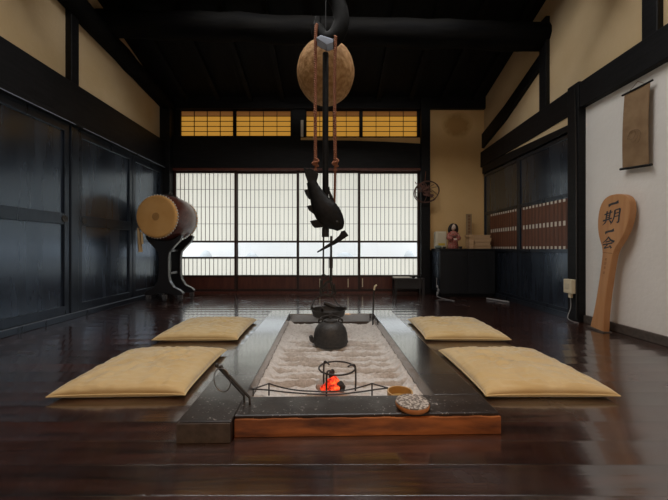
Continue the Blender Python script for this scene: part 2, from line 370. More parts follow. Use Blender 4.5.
# round stain on the plaster
w = MB(); n = 40
c0 = at(457, 125.5, YB-.001)
vs = [(c0.x, YB-.0012, c0.z)] + [(c0.x + math.cos(2*PI*i/n)*.23*(1+.08*math.sin(3*2*PI*i/n)), YB-.0012, c0.z + math.sin(2*PI*i/n)*.20*(1+.06*math.cos(5*2*PI*i/n))) for i in range(n)]
w.add(vs, [(0, 1+i, 1+(i+1) % n) for i in range(n)])
def stain_mat():
    m, nt, b = new_mat('brown stained plaster'); N = nt.nodes; L = nt.links
    tc = N.new('ShaderNodeTexCoord'); g = N.new('ShaderNodeTexGradient'); g.gradient_type = 'SPHERICAL'
    mp = N.new('ShaderNodeMapping'); mp.inputs['Scale'].default_value = (4.4, 4.4, 5.0); L.new(tc.outputs['Object'], mp.inputs['Vector']); L.new(mp.outputs['Vector'], g.inputs['Vector'])
    nz = N.new('ShaderNodeTexNoise'); nz.inputs['Scale'].default_value = 14; L.new(tc.outputs['Object'], nz.inputs['Vector'])
    mu = N.new('ShaderNodeMath'); mu.operation = 'MULTIPLY'; L.new(g.outputs['Fac'], mu.inputs[0]); L.new(nz.outputs['Fac'], mu.inputs[1])
    mr = N.new('ShaderNodeMapRange'); mr.inputs['From Min'].default_value = .02; mr.inputs['From Max'].default_value = .20; L.new(mu.outputs[0], mr.inputs['Value'])
    mx = N.new('ShaderNodeMix'); mx.data_type = 'RGBA'; mx.inputs['A'].default_value = (.73,.475,.215,1); mx.inputs['B'].default_value = (.52,.30,.11,1)
    L.new(mr.outputs['Result'], mx.inputs['Factor']); L.new(mx.outputs['Result'], b.inputs['Base Color'])
    b.inputs['Roughness'].default_value = .9; b.inputs['Specular IOR Level'].default_value = .2
    return m
struct(w.build('wall_back_stain', stain_mat(), loc=(c0.x, YB, c0.z)), 'round brown stain on the tan back wall', 'stain')

# rear wall behind the eye, around the added fill window
w = MB(); w.box(XL-.1, -1.7, YR-.1, YR, 0, 4.1); w.box(1.7, XR+.1, YR-.1, YR, 0, 4.1); w.box(-1.7, 1.7, YR-.1, YR, 2.3, 4.1); w.box(-1.7, 1.7, YR-.1, YR, 0, .3)
struct(w.build('wall_rear', M['tan_plaster']), 'plaster wall behind the viewer around a paper window', 'wall')

# ceiling: sloping sooty boards with rafters
w = MB()
for (y0, y1) in ((.4, YB+.12), (YR-.1, .4)):
    z0, z1 = ceil_z(y0), ceil_z(y1)
    if y0 < 0: z0 = z1
    w.add([(XL-.14,y0,z0),(XR+.1,y0,z0),(XR+.1,y1,z1),(XL-.14,y1,z1),(XL-.14,y0,z0+.08),(XR+.1,y0,z0+.08),(XR+.1,y1,z1+.08),(XL-.14,y1,z1+.08)],
          [(0,3,2,1),(4,5,6,7),(0,1,5,4),(1,2,6,5),(2,3,7,6),(3,0,4,7)])
ceil = struct(w.build('ceiling', M['ceil_wood']), 'sooty black sloping board ceiling with rafters', 'ceiling')
for i in range(10):
    x = XL + .30 + i*.46
    w = MB(); y0, y1 = 1.2, YB
    w.add([(x-.03,y0,ceil_z(y0)-.07),(x+.03,y0,ceil_z(y0)-.07),(x+.03,y1,ceil_z(y1)-.07),(x-.03,y1,ceil_z(y1)-.07),
           (x-.03,y0,ceil_z(y0)+.01),(x+.03,y0,ceil_z(y0)+.01),(x+.03,y1,ceil_z(y1)+.01),(x-.03,y1,ceil_z(y1)+.01)],
          [(0,3,2,1),(4,5,6,7),(0,1,5,4),(1,2,6,5),(2,3,7,6),(3,0,4,7)])
    w.build('rafter', M['rafter'], ceil)

trim_no = [0]
def trim(mb, m, label, cat='beam', bevel=.006, smooth=False):
    trim_no[0] += 1
    return struct(mb.build('trim_%d' % trim_no[0], m, bevel=bevel, smooth=smooth), label, cat)
def log(p, q, r0, r1, n=14, wob=.012):
    p, q = Vector(p), Vector(q); mb = MB(); pts = []; rs = []
    k = 22
    for i in range(k+1):
        t = i/k
        pts.append(p.lerp(q, t) + Vector((0, random.uniform(-wob, wob), random.uniform(-wob, wob))))
        rs.append((r0 + (r1-r0)*t) * random.uniform(.96, 1.04))
    mb.tube(pts, rs, n); return mb
# tie log across the room
trim(log((XL-.06, 3.30, 3.00), (XR+.04, 3.30, 2.855), .132, .132), M['dark_log'], 'thick black log crossing the room under the ceiling', smooth=True, bevel=0)
trim(log((XL-.06, 2.45, 2.86), (XR+.04, 2.45, 2.86), .14, .14), M['dark_log'], 'overhead black log that carries the big wooden hook', smooth=True, bevel=0)
# inclined log on the left wall
trim(log((XL+.03, 4.62, 2.685), (XL+.03, 1.2, 3.10), .098, .104, wob=.007), M['dark_log'], 'sloping black log on the left wall under the ceiling', smooth=True, bevel=0)
# left lintel and rails
w = MB(); w.box(XL-.06, XL+.03, YR, YB, 1.815, 2.163)
trim(w, M['black_wood'], 'broad black lintel above the left sliding doors')
w = MB(); w.box(XL-.06, XL+.055, YR, YB-.02, 1.775, 1.812)
trim(w, M['black_wood'], 'grooved head rail above the left sliding doors', 'rail', bevel=.004)
w = MB(); w.box(XL-.06, XL+.02, YR, YB, 0.0, .055)
trim(w, M['lacquer'], 'low sill rail under the left sliding doors', 'sill', bevel=.004)
for y0_, y1_, lab in ((YR, 2.87, 'worn pale edge of the head rail over the near left doors'), (2.96, 3.77, 'worn pale edge of the head rail over the middle left door'), (3.79, 4.40, 'worn pale edge of the head rail over the far left door')):  # painted catch-light strips along the head rail
    w = MB(); w.box(XL+.050, XL+.056, y0_, y1_, 1.772, 1.779); trim(w, M['rim_lip'], lab, 'rail', bevel=0)  # pale strips stand in for light caught along the rail edge
w = MB(); w.box(XL+.015, XL+.021, YR, YB-.16, .050, .056); trim(w, M['rim_lip'], 'worn pale edge of the sill under the left doors', 'sill', bevel=0)  # same painted catch-light on the sill edge
w = MB(); w.box(XL-.06, XL+.015, 2.87, 2.96, 2.15, 2.92)
trim(w, M['black_wood'], 'short black post between the left plaster panels', 'post')
w = MB(); w.box(XL-.06, XL+.10, 4.44, YB, 0, 2.86)
trim(w, M['black_wood'], 'black corner post behind the drum', 'post')
# right side posts and beams
w = MB()
w.prism([(YR, 1.88), (2.75, 1.88), (2.9, 1.858), (3.5, 1.838), (YB, 1.825), (YB, 2.045), (3.6, 2.075), (2.7, 2.10), (YR, 2.12)], (XR-.055,0,0), (0,1,0), (0,0,1), (.075,0,0))
trim(w, M['black_wood'], 'long black beam along the right wall above the scroll')
w = MB(); w.box(XR-.065, XR+.02, 2.755, 2.885, 0, 2.11)
trim(w, M['black_wood'], 'black post on the right wall beside the white plaster', 'post')
w = MB(); w.box(XR-.04, XR+.02, 3.21, 3.32, 2.07, 3.02)
trim(w, M['black_wood'], 'short black post above the right beam under the log', 'post')
w = MB(); w.box(XR-.04, XR+.02, 2.11, 2.22, 2.10, 3.45)
trim(w, M['black_wood'], 'short black post at upper right above the scroll', 'post')
w = MB(); w.prism([(4.62, 2.10), (4.0, 2.27), (3.3, 2.56), (3.3, 2.70), (4.0, 2.46), (4.62, 2.31)], (XR-.035,0,0), (0,1,0), (0,0,1), (.05,0,0))
trim(w, M['black_wood'], 'slanting black brace on the upper right wall', 'brace')
w = MB(); w.prism([(2.88, 1.782), (3.9, 1.825), (YB-.05, 1.83), (YB-.05, 1.72), (2.88, 1.72)], (XR-.05,0,0), (0,1,0), (0,0,1), (.06,0,0))
trim(w, M['black_wood'], 'head board over the right dark doors', 'rail', bevel=.003)
w = MB(); w.box(XR-.06, XR+.01, 2.885, YB-.05, 0, .05)
trim(w, M['lacquer'], 'low sill under the right dark doors', 'sill', bevel=.003)
w = MB(); w.box(XR-.022, XR+.01, YR, 2.755, 0, .065)
bb = w.build('baseboard_right', M['end_grain'], bevel=.004); struct(bb, 'grey brown baseboard under the white right wall', 'baseboard')
w = MB(); w.box(XR-.042, XR+.01, 2.885, 3.95, 1.72, 1.87)
struct(w.build('wall_right_strip', M['tan_plaster']), 'thin wedge of tan plaster under the right beam over the dark doors', 'wall')
# back lintel, header, posts
w = MB()
bx = lambda px: (px-CX)*YB/F
w.prism([(XL+.02, 1.80), (1.30, 1.80), (1.30, 2.155), (bx(385), 2.185), (bx(350), 2.203), (bx(300), 2.208), (bx(298), 2.27), (XL+.02, 2.27)], (0,YB-.06,0), (1,0,0), (0,0,1), (0,.10,0))
trim(w, M['black_wood'], 'massive black lintel above the paper doors')
w = MB(); w.box(XL+.05, 1.29, YB-.075, YB+.05, 1.765, 1.80)
trim(w, M['red_wood'], 'red brown head rail over the paper doors', 'rail', bevel=.004)
w = MB(); w.box(XL+.02, XR+.02, YB-.05, YB+.02, 2.665, 2.87)
trim(w, M['black_wood'], 'black header beam above the amber windows')
w = MB(); w.box(XL+.02, 1.36, YB-.012, YB+.08, 2.246, 2.268)
trim(w, M['black_wood'], 'thin black sill under the amber windows', 'sill', bevel=.002)
w = MB(); w.box(1.275, 1.405, YB-.10, YB+.05, 0, 2.80)
trim(w, M['black_wood'], 'black post beside the paper doors behind the wreath', 'post')
w = MB(); w.box(bx(290.5)+.006, bx(306.5)-.006, YB-.03, YB+.06, 2.25, 2.68)
trim(w, M['black_wood'], 'black post between the amber windows', 'post')
w = MB(); w.box(bx(301.0), bx(303.6), YB-.034, YB-.028, at(0,137.5,YB).z, at(0,121,YB).z)
trim(w, M['white_paper'], 'narrow white paper strip between the amber windows', 'strip', bevel=0)
w = MB(); w.box(XL+.02, 1.36, YB-.075, YB+.06, -.01, .022)
trim(w, M['red_wood'], 'red brown threshold under the paper doors', 'sill', bevel=.003)

# black sliding doors of the left wall
def lacquer_door(no, y0, y1, pull_y, label, pull_label=None):
    xf = XL
    d = thing('door_%d' % no, (xf, (y0+y1)/2, .055), label, 'door', kind='structure')
    f = MB(); x0, x1 = xf-.035, xf
    f.box(x0, x1, y0, y0+.055, .055, 1.775); f.box(x0, x1, y1-.055, y1, .055, 1.775)
    for z0, z1 in ((.055,.13), (.862,.962), (1.70,1.775)): f.box(x0, x1+.001, y0+.05, y1-.05, z0, z1)
    f.build('door_frame', M['lacquer'], d, bevel=.003)
    p = MB(); p.box(xf-.03, xf-.018, y0+.05, y1-.05, .95, 1.71); p.build('upper_panel', M['lacquer_panel'], d)
    p = MB(); p.box(xf-.03, xf-.018, y0+.05, y1-.05, .12, .87); p.build('lower_panel', M['lacquer_panel'], d)
    if pull_y:
        h = MB(); h.lathe([(.0,.004),(.022,.004),(.026,.007),(.031,.007),(.033,.0)], (xf+.001, pull_y, .912), 'X', 24); h.build('finger_pull', M['iron'], d, smooth=True)
    return d
lacquer_door(1, 1.98, 2.87, 2.815, 'nearest tall black sliding door seen on the left wall')
lacquer_door(2, 2.96, 3.775, 3.035, 'middle black sliding door on the left wall behind the drum')
lacquer_door(3, 3.785, 4.44, None, 'far black sliding door on the left wall beside the paper doors')
lacquer_door(4, .95, 1.97, None, 'black sliding door on the left wall beside the viewer')
lacquer_door(5, -.1, .94, None, 'black sliding door on the left wall behind the viewer')
w = MB(); w.box(XL-.05, XL+.012, 2.872, 2.958, .055, 1.775)
trim(w, M['lacquer'], 'black post between the near and middle left doors', 'post')

# dark doors of the right wall with slatted panels
def slat_door(no, y0, y1, py0, py1, label):
    xf = XR-.02
    d = thing('door_%d' % no, (xf, (y0+y1)/2, .05), label, 'door', kind='structure')
    f = MB(); f.box(xf, xf+.012, y0, y1, .05, 1.725); f.build('door_board', M['lacquer_panel'], d)
    f = MB()
    f.box(xf-.012, xf, y0, y0+.03, .05, 1.725); f.box(xf-.012, xf, y1-.03, y1, .05, 1.725)
    for z in (.05, .60, 1.125, 1.67): f.box(xf-.012, xf, y0+.03, y1-.03, z, z+.035)
    f.build('door_frame', M['lacquer'], d, bevel=.002)
    b = MB(); b.box(xf-.006, xf-.001, py0, py1, .64, 1.115); b.build('backing_paper', M['white_paper'], d)
    for z0, z1 in ((.668, .862), (.908, 1.088)):
        q = MB(); q.box(xf-.0072, xf-.006, py0, py1, z0, z1); q.build('brown_panel', M['brown_board'], d)
    n = 12; wd = (py1-py0)/n
    for i in range(n+1):
        y = py0 + wd*i
        s = MB(); s.box(xf-.0085, xf-.0072, y-wd*.22, y+wd*.22, .64, 1.115); s.build('slat', M['slat_dark'], d)
    return d
slat_door(6, 2.89, 3.70, 2.945, 3.63, 'dark right wall door with slatted band beside the post')
slat_door(7, 3.70, 4.54, 3.735, 4.36, 'dark right wall door with slatted band beside the boxes')

# shoji doors
def shoji(no, x0, x1, yf, label, pulls=()):
    d = thing('door_%d' % no, ((x0+x1)/2, yf, .022), label, 'door', kind='structure')
    st = .032; f = MB(); y0, y1 = yf, yf+.028
    f.box(x0, x0+st, y0, y1, .022, 1.765); f.box(x1-st, x1, y0, y1, .022, 1.765)
    for z0, z1 in ((.232,.256), (.495,.522), (.728,.756), (1.735,1.765), (.022,.055)): f.box(x0+st, x1-st, y0, y1, z0, z1)
    f.build('door_frame', M['shoji_frame'], d, bevel=.002)
    b = MB(); b.box(x0+st, x1-st, y0+.008, y0+.02, .05, .235); b.build('bottom_board', M['red_wood'], d)
    l = MB(); n = 14; wd = (x1-x0-2*st)/n; ly0, ly1 = y0+.006, y0+.018
    for z0, z1 in ((.256,.495), (.756,1.735)):
        for i in range(1, n): l.box(x0+st+wd*i-.0026, x0+st+wd*i+.0026, ly0, ly1, z0, z1)
    for z in (1.00, 1.245, 1.50): l.box(x0+st, x1-st, ly0+.002, ly1, z-.0024, z+.0024)
    l.build('lattice', M['lattice'], d)
    for nm, z0, z1, m in (('lower_paper', .256, .495, 'paper'), ('upper_paper', .756, 1.735, 'paper'), ('glass_pane', .522, .728, 'glass')):
        p = MB(); p.add([(x0+st-.004, ly1+.001, z0-.004), (x1-st+.004, ly1+.001, z0-.004), (x1-st+.004, ly1+.001, z1+.004), (x0+st-.004, ly1+.001, z1+.004)], [(0,1,2,3)])
        p.build(nm, M[m], d)
    for px in pulls:
        h = MB(); h.box(px-.006, px+.006, yf+.004, yf+.009, .08, .205); h.build('finger_pull', M['cream'], d)
    return d
xs = [bx(175), bx(236.5), bx(298), bx(359), bx(419.5)]
YS = YB - .04
shoji(8, xs[0], xs[1]+.012, YS, 'leftmost white paper sliding door behind the drum')
shoji(9, xs[1]-.012, xs[2]+.012, YS+.034, 'second white paper sliding door from the left', (bx(297),))
shoji(10, xs[2]-.012, xs[3]+.012, YS, 'third white paper sliding door behind the hanging fish', (bx(320), bx(348)))
shoji(11, xs[3]-.012, xs[4], YS+.034, 'rightmost white paper sliding door beside the wreath post', (bx(362.5),))

w = MB(); w.box(bx(301), 1.285, YB-.045, YB+.02, 2.10, 2.247)
struct(w.build('wall_back_strip', M['back_tan']), 'thin tan plaster strip under the right amber windows', 'wall')
# amber transom windows
def transom(no, px0, px1, label):
    x0, x1 = bx(px0), bx(px1); z0, z1 = 2.268, 2.665
    d = thing('window_%d' % no, ((x0+x1)/2, YB, z0), label, 'window', kind='structure')
    f = MB(); y0, y1 = YB-.004, YB+.03; s = .012
    f.box(x0-s, x0, y0, y1, z0, z1); f.box(x1, x1+s, y0, y1, z0, z1); f.box(x0, x1, y0, y1, z0, z0+.012); f.box(x0, x1, y0, y1, z1-.012, z1)
    f.build('window_frame', M['black_wood'], d)
    l = MB(); rows = 5; h = (z1-z0-.024)/rows
    for i in range(1, 4): l.box(x0+(x1-x0)*i/4-.004, x0+(x1-x0)*i/4+.004, YB+.004, YB+.016, z0, z1)
    for i in range(1, rows): l.box(x0, x1, YB+.005, YB+.015, z0+.012+h*i-.0035, z0+.012+h*i+.0035)
    l.build('lattice', M['black_wood'], d)
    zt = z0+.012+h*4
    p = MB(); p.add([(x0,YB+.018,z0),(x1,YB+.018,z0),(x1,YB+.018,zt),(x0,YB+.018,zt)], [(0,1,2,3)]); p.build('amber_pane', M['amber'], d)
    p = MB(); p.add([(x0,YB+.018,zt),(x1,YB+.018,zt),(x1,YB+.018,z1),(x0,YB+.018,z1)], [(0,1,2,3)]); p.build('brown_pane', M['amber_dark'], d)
transom(1, 181, 233, 'amber lattice window high at the left end')
transom(2, 236, 290.5, 'amber lattice window high left of the middle post')
transom(3, 306.5, 359.5, 'amber lattice window high behind the hook pole')
transom(4, 362.5, 417, 'amber lattice window high at the right end')
for a_, b_, lab in ((233, 236, 'thin black mullion between the two left amber windows'), (359.5, 362.5, 'thin black mullion between the two right amber windows')):
    w = MB(); w.box(bx(a_)-.004, bx(b_)+.004, YB+.006, YB+.05, 2.25, 2.68); trim(w, M['black_wood'], lab, 'post', bevel=0)
w = MB(); w.box(bx(417)+.004, 1.36, YB+.004, YB+.06, 2.25, 2.68); trim(w, M['black_wood'], 'black stub right of the amber windows', 'post', bevel=0)
w = MB(); w.box(bx(172), bx(181)-.004, YB-.02, YB+.06, 2.25, 2.68)
trim(w, M['black_wood'], 'black stub left of the amber windows', 'post')
# added rear window, unseen, its paper glows to fill the room from behind
d = thing('window_5', (0, YR, .3), 'wide paper window in the wall behind the viewer', 'window', kind='structure')  # added fill window, unseen
f = MB()
for i in range(5): f.box(-1.7+.85*i-.02, -1.7+.85*i+.02, YR-.04, YR, .3, 2.3)
f.box(-1.7, 1.7, YR-.04, YR, .3, .34); f.box(-1.7, 1.7, YR-.04, YR, 2.26, 2.3); f.build('window_frame', M['red_wood'], d)  # frame of the added rear window
M['rear_paper'] = window_paper('daylit rear window paper', (1.0,.93,.84), .45, 0.0)
p = MB(); p.add([(-1.7,YR-.03,.3),(1.7,YR-.03,.3),(1.7,YR-.03,2.3),(-1.7,YR-.03,2.3)], [(3,2,1,0)]); p.build('window_paper', M['rear_paper'], d)

sz = lambda y: ceil_z(y) - .012  # added skylight, out of view, brightens the hearth and walls from above
d = thing('window_6', (0, 2.2, sz(2.2)), 'skylight in the roof slope above the hearth', 'window', kind='structure')  # added fill skylight, out of view
f = MB()
for x in (-1.3, -.43, .43, 1.3): f.add([(x-.03,1.5,sz(1.5)-.05),(x+.03,1.5,sz(1.5)-.05),(x+.03,2.90,sz(2.90)-.05),(x-.03,2.90,sz(2.90)-.05),(x-.03,1.5,sz(1.5)),(x+.03,1.5,sz(1.5)),(x+.03,2.90,sz(2.90)),(x-.03,2.90,sz(2.90))], [(0,3,2,1),(4,5,6,7),(0,1,5,4),(1,2,6,5),(2,3,7,6),(3,0,4,7)])
f.build('window_frame', M['black_wood'], d)  # frame of the added skylight
M['sky_pane'] = window_paper('daylit skylight pane', (1.0,.97,.93), 7.6, 0.0)
p = MB(); p.add([(-1.3,1.5,sz(1.5)),(1.3,1.5,sz(1.5)),(1.3,2.90,sz(2.90)),(-1.3,2.90,sz(2.90))], [(0,1,2,3)]); p.build('window_pane', M['sky_pane'], d)
# outside, seen through the low glass panes
w = MB(); w.add([(-14,YB+.14,-.25),(14,YB+.14,-.25),(14,16,-.25),(-14,16,-.25)], [(0,1,2,3)])
struct(w.build('ground_outside', M['ground']), 'pale gravel ground outside the paper doors', 'ground')
w = MB(); w.box(-14, 14, 8.2, 8.4, -.25, 1.7)
struct(w.build('wall_outside', M['out_white']), 'white garden wall seen through the low glass panes', 'wall')
w = MB(); w.box(XL-.6, XR+.6, YB+.12, YB+1.25, 1.98, 2.05)  # added eave, out of view, darkens the paper towards its top
struct(w.build('trim_eave', M['eave']), 'wooden eave outside above the paper doors', 'eave')  # added unseen eave, darkens the upper paper
for i, (px, pw, zz, lab) in enumerate(((206, 14, .60, 'grey garden stone seen through the leftmost glass pane'), (252, 20, .54, 'low grey garden stone seen through the second glass pane'),
                                  (345, 26, .55, 'long grey garden stone seen through the third glass pane'), (409, 13, .60, 'grey garden stone seen at the right glass pane'))):
    Y = 7.6; x = (px-CX)*Y/F; r = pw*Y/F/2
    b = MB(); b.ball((x, Y, (zz-.25)/2), r, .25, (zz+.25)/2, 14, 8)
    tag(b.build('garden_stone', M['out_grey'], loc=(x, Y, -.25), smooth=True), lab, 'stone', 'stones outside')

# ------------------------------------------------------------------ hearth
ROT = math.radians(1.3)
h = thing('sunken_hearth', (.03, 1.95, 0), 'long sunken hearth framed in dark boards filled with ash', 'hearth')
h.rotation_euler.z = ROT
hx0, hx1, hy0, hy1 = -.368+.01, .378+.01, 1.238, 2.775
rw = .163; RT = .07
def board(name, x0, x1, y0, y1, z0, z1, m, bev=.004):
    b = MB(); b.box(x0, x1, y0, y1, z0, z1); return b.build(name, m, h, bevel=bev)
bl = board('rim_board', hx0-rw-.018, hx0, 1.062, hy1+rw, 0, RT, M['rim'])
b = MB(); b.box(hx0-rw-.016, hx0-.002, 1.058, 1.0625, .001, RT-.005); b.build('end_grain_face', M['end_grain'], h)
board('rim_board', hx1, hx1+rw+.02, hy0, hy1+rw, 0, RT, M['rim'])
board('rim_board', hx0, hx1+rw+.02, 1.098, hy0, 0, RT, M['rim'])
board('rim_board', hx0, hx1, hy1, hy1+rw, 0, RT, M['rim'])
b = MB(); n = 60
for i in range(n):      # pine facing with an uneven charred upper edge
    a0 = hx0+.004 + (hx1+rw+.016-hx0)*i/n; a1 = hx0+.004 + (hx1+rw+.016-hx0)*(i+1)/n
    b.box(a0, a1, 1.088, 1.0985, .001, RT-.010+.0016*math.sin(i*.9)*math.sin(i*.31))
b.build('facing_board', M['facing'], h)
b = MB(); t = .03
b.box(hx0-t, hx0, hy0-t, hy1+t, -.30, -.001); b.box(hx1, hx1+t, hy0-t, hy1+t, -.30, -.001)
b.box(hx0, hx1, hy0-t, hy0, -.30, -.001); b.box(hx0, hx1, hy1, hy1+t, -.30, -.001); b.box(hx0-t, hx1+t, hy0-t, hy1+t, -.32, -.30)
b.build('pit_lining', M['end_grain'], h)
# the ash bed: raked ridges, banked at the sides, a mound under the fire
from mathutils import noise as mn
def ash_z(x, y):
    e = min(x-hx0, hx1-x); e2 = min(y-hy0, hy1-y)
    z = -.028 + .030*math.exp(-(e/.035)**2) + .012*math.exp(-(e2/.05)**2)
    q = y + .022*mn.noise(Vector((x*5, y*3, 0))) + .02*x
    q += .012*mn.noise(Vector((x*14, y*8, 7)))
    t_ = (q/.088) % 1.0                       # steep face towards the near end, gentle slope behind
    rk = t_/.10 if t_ < .10 else (1-(t_-.10)/.72 if t_ < .82 else -2.0*(1-abs(t_-.91)/.09))
    amp = .027*max(0, min(1, .62 + 1.8*mn.noise(Vector((x*3.5, y*9, 3)))))
    if y > 2.28: amp *= max(.1, 1-(y-2.28)/.10)
    amp *= min(1, max(0, (e-.012)/.06))
    z += amp*(rk-.75)
    z += .011*mn.noise(Vector((x*24, y*24, 1))) + .005*mn.noise(Vector((x*70, y*70, 5)))
    z += .030*math.exp(-(((x-.0)/.10)**2 + ((y-1.46)/.08)**2))
    return z
a = MB(); nx, ny = 110, 700
for j in range(ny+1):
    for i in range(nx+1):
        x = hx0+.001 + (hx1-hx0-.002)*i/nx; y = hy0+.001 + (hy1-hy0-.002)*j/ny
        a.v.append((x, y, ash_z(x, y)))
for j in range(ny):
    for i in range(nx):
        k = j*(nx+1)+i; a.f.append((k, k+1, k+nx+2, k+nx+1)); a.m.append(0)
o = a.build('ash', M['ash'], loc=(.03, 1.95, 0), smooth=True); o.rotation_euler.z = ROT
tag(o, 'raked pale grey ash filling the sunken hearth', 'ash', kind='stuff')

# ------------------------------------------------------------------ floor cushions
def cushion_mesh():
    b = MB(); n = 56; W, D, H = .57, .58, .108
    def pt(u, v, s):
        au, av = abs(u), abs(v)
        prof = ((1-au**3.2)*(1-av**3.2))
        z = H*.5*max(prof, 0)**.33
        pinch = 1 - .03*(1-au**2)*av**6 ; pinch2 = 1 - .03*(1-av**2)*au**6
        x = u*W/2*pinch2*1.0; y = v*D/2*pinch
        x *= 1 + .02*(av**8); y *= 1 + .02*(au**8)
        if s > 0:
            r = math.hypot(u, v)
            z -= .014*math.exp(-(r/.10)**2)
            ang = math.atan2(v, u)
            z += .009*math.sin(ang*9+3*r)*max(0, .75-r)*r*4
            z += .005*mn.noise(Vector((u*3, v*3, 2))) * prof
            # pulled creases towards the corners and edges
            z +=   .010*mn.noise(Vector((u*11, v*3.5, 8)))*prof**.5 + .009*mn.noise(Vector((u*4, v*15, 4)))*prof**.5
            return (x, y, .020 + z)
        return (x, y, max(.0, .020 - z*.6))
    idx = {}
    for s in (1, -1):
        for j in range(n+1):
            for i in range(n+1):
                # denser near the edges
                u = math.sin((i/n-.5)*PI); v = math.sin((j/n-.5)*PI)
                edge = i in (0, n) or j in (0, n)
                if s < 0 and edge: idx[(s,i,j)] = idx[(1,i,j)]; continue
                idx[(s,i,j)] = len(b.v); b.v.append(pt(u, v, s))
    for s in (1, -1):
        for j in range(n):
            for i in range(n):
                q = [idx[(s,i,j)], idx[(s,i+1,j)], idx[(s,i+1,j+1)], idx[(s,i,j+1)]]
                if s < 0: q.reverse()
                b.f.append(tuple(q)); b.m.append(0)
    edge = [b.v[idx[(1,i,0)]] for i in range(n+1)] + [b.v[idx[(1,n,j)]] for j in range(1, n+1)] + [b.v[idx[(1,i,n)]] for i in range(n-1, -1, -1)] + [b.v[idx[(1,0,j)]] for j in range(n-1, 0, -1)]
    return b, edge
def cushion():
    r = thing('floor_cushion', (0,0,0), 'x', 'cushion', 'mustard floor cushions around the hearth')
    b, e = cushion_mesh()
    b.build('cover', M['cushion'], r, smooth=True, angle=180)
    t = MB(); t.tube([Vector(p) for p in e] + [Vector(e[0])], .0035, 6, caps=False); t.build('seam', M['piping'], r, smooth=True)
    k = MB(); k.ball((0,0,.0605), .008, .008, .003, 10, 6); k.build('tuft', M['piping'], r, smooth=True)
    return r
c0 = cushion()
for i, (x, y, rz, sx, lab) in enumerate(((.940, 1.635, 0, .98, 'mustard floor cushion nearest on the right of the hearth'), (.948, 2.465, -2, 1.0, 'mustard floor cushion right of the hearth, farther back near the paddle'),
                                     (-.928, 1.635, 182, .99, 'mustard floor cushion nearest on the left beside the fire tongs'), (-.945, 2.455, 181, 1.0, 'mustard floor cushion left of the hearth, farther back near the drum'))):
    c = c0 if i == 0 else copy_tree(c0)
    c.location = (x, y, .001); c.rotation_euler.z = math.radians(rz); c.scale = (sx, 1, 1)
    c['label'] = lab

# ------------------------------------------------------------------ kettle, pan, pole, fish
YK = 2.20
kz = -.026
k = thing('iron_kettle', (-.010, YK, kz), 'black round iron kettle standing in the ash', 'kettle')
KX = -.010
b = MB(); b.lathe([(.0,0),(.098,0),(.113,.005),(.1195,.020),(.120,.045),(.1165,.080),(.106,.116),(.088,.142),(.064,.158),(.048,.163),(.046,.168),(0,.168)], (KX,YK,kz), n=40); b.build('body', M['iron'], k, smooth=True)
b = MB(); b.ring((KX,YK,kz+.026), .120, .004, n=40); b.build('flange', M['iron'], k, smooth=True)
b = MB(); b.lathe([(.048,.169),(.044,.175),(.022,.180),(.009,.182),(.007,.188),(.011,.193),(0,.196)], (KX,YK,kz), n=28); b.ring((KX,YK,kz+.206), .013, .0045, axis=(0,1,0), n=18); b.build('lid', M['iron'], k, smooth=True)
b = MB(); b.tube(spline([(KX-.102,YK-.02,kz+.035),(KX-.128,YK-.03,kz+.045),(KX-.136,YK-.035,kz+.072)], 5), [.022,.021,.020,.019,.018,.017,.016,.015,.0145,.014,.013], 12); b.build('spout', M['iron'], k, smooth=True)
for sx_ in (-1, 1):
    b = MB(); b.ring((KX+sx_*.070,YK,kz+.168), .014, .005, axis=(0,1,0), n=16); b.build('lug', M['iron'], k, smooth=True)
pts = [(KX+.076*math.cos(a), YK+.085*math.sin(a), kz+.172+.014*math.sin(a)) for a in [PI*i/16 for i in range(17)]]
b = MB(); b.tube(pts, .0065, 8); b.build('handle', M['iron_bar'], k, smooth=True)

YP = 2.45                                  # the hook pole's plane
hp = thing('hook_pole', at(326, 236, YP), 'black upright hearth pole with iron rod and pot hook', 'pot hook')
b = MB(); b.tube([at(325.6, 53.5, YP), at(325.4, 150, YP), at(325.5, 236, YP)], .024, 14); b.build('pole', M['dark_carve'], hp, smooth=True)
b = MB(); b.tube([at(325.5, 228, YP), at(325.5, 237, YP)], .029, 14); b.build('ferrule', M['iron_bar'], hp, smooth=True)
b = MB(); b.tube([at(323.6, 236, YP), at(323.2, 270, YP), at(323.4, 274, YP)], .0065, 8); b.ring(at(323.6, 277, YP), .019, .005, axis=(0,1,0), n=18); b.build('thin_rod', M['iron_bar'], hp, smooth=True)
b = MB(); b.tube([at(331.2, 236, YP), at(331, 264, YP), at(330.8, 281, YP)], [.009,.009,.012], 8); b.tube([at(331, 258, YP), at(331, 268, YP)], .016, 10); b.build('thick_rod', M['iron_bar'], hp, smooth=True)
b = MB(); b.box(at(321,0,YP).x, at(333,0,YP).x, YP-.012, YP+.012, at(0,294,YP).z, at(0,281,YP).z)
b2 = MB(); 
fr = [at(321.5,280,YP), at(321,294,YP), at(330,296,YP), at(333.5,292,YP), at(331,282,YP)]
b2.tube(fr, .012, 8); b2.tube([at(322.5,288,YP), at(327,282,YP), at(331,281,YP)], .011, 8); b2.tube([at(323,292,YP), at(327,286,YP), at(328,293,YP)], .007, 8)
b2.build('link', M['iron_bar'], hp, smooth=True)
b = MB(); b.tube(spline([at(329,294,YP), at(334,296,YP), at(335.5,292,YP), at(334,284,YP)], 5), .006, 8); b.build('hook', M['iron_bar'], hp, smooth=True)

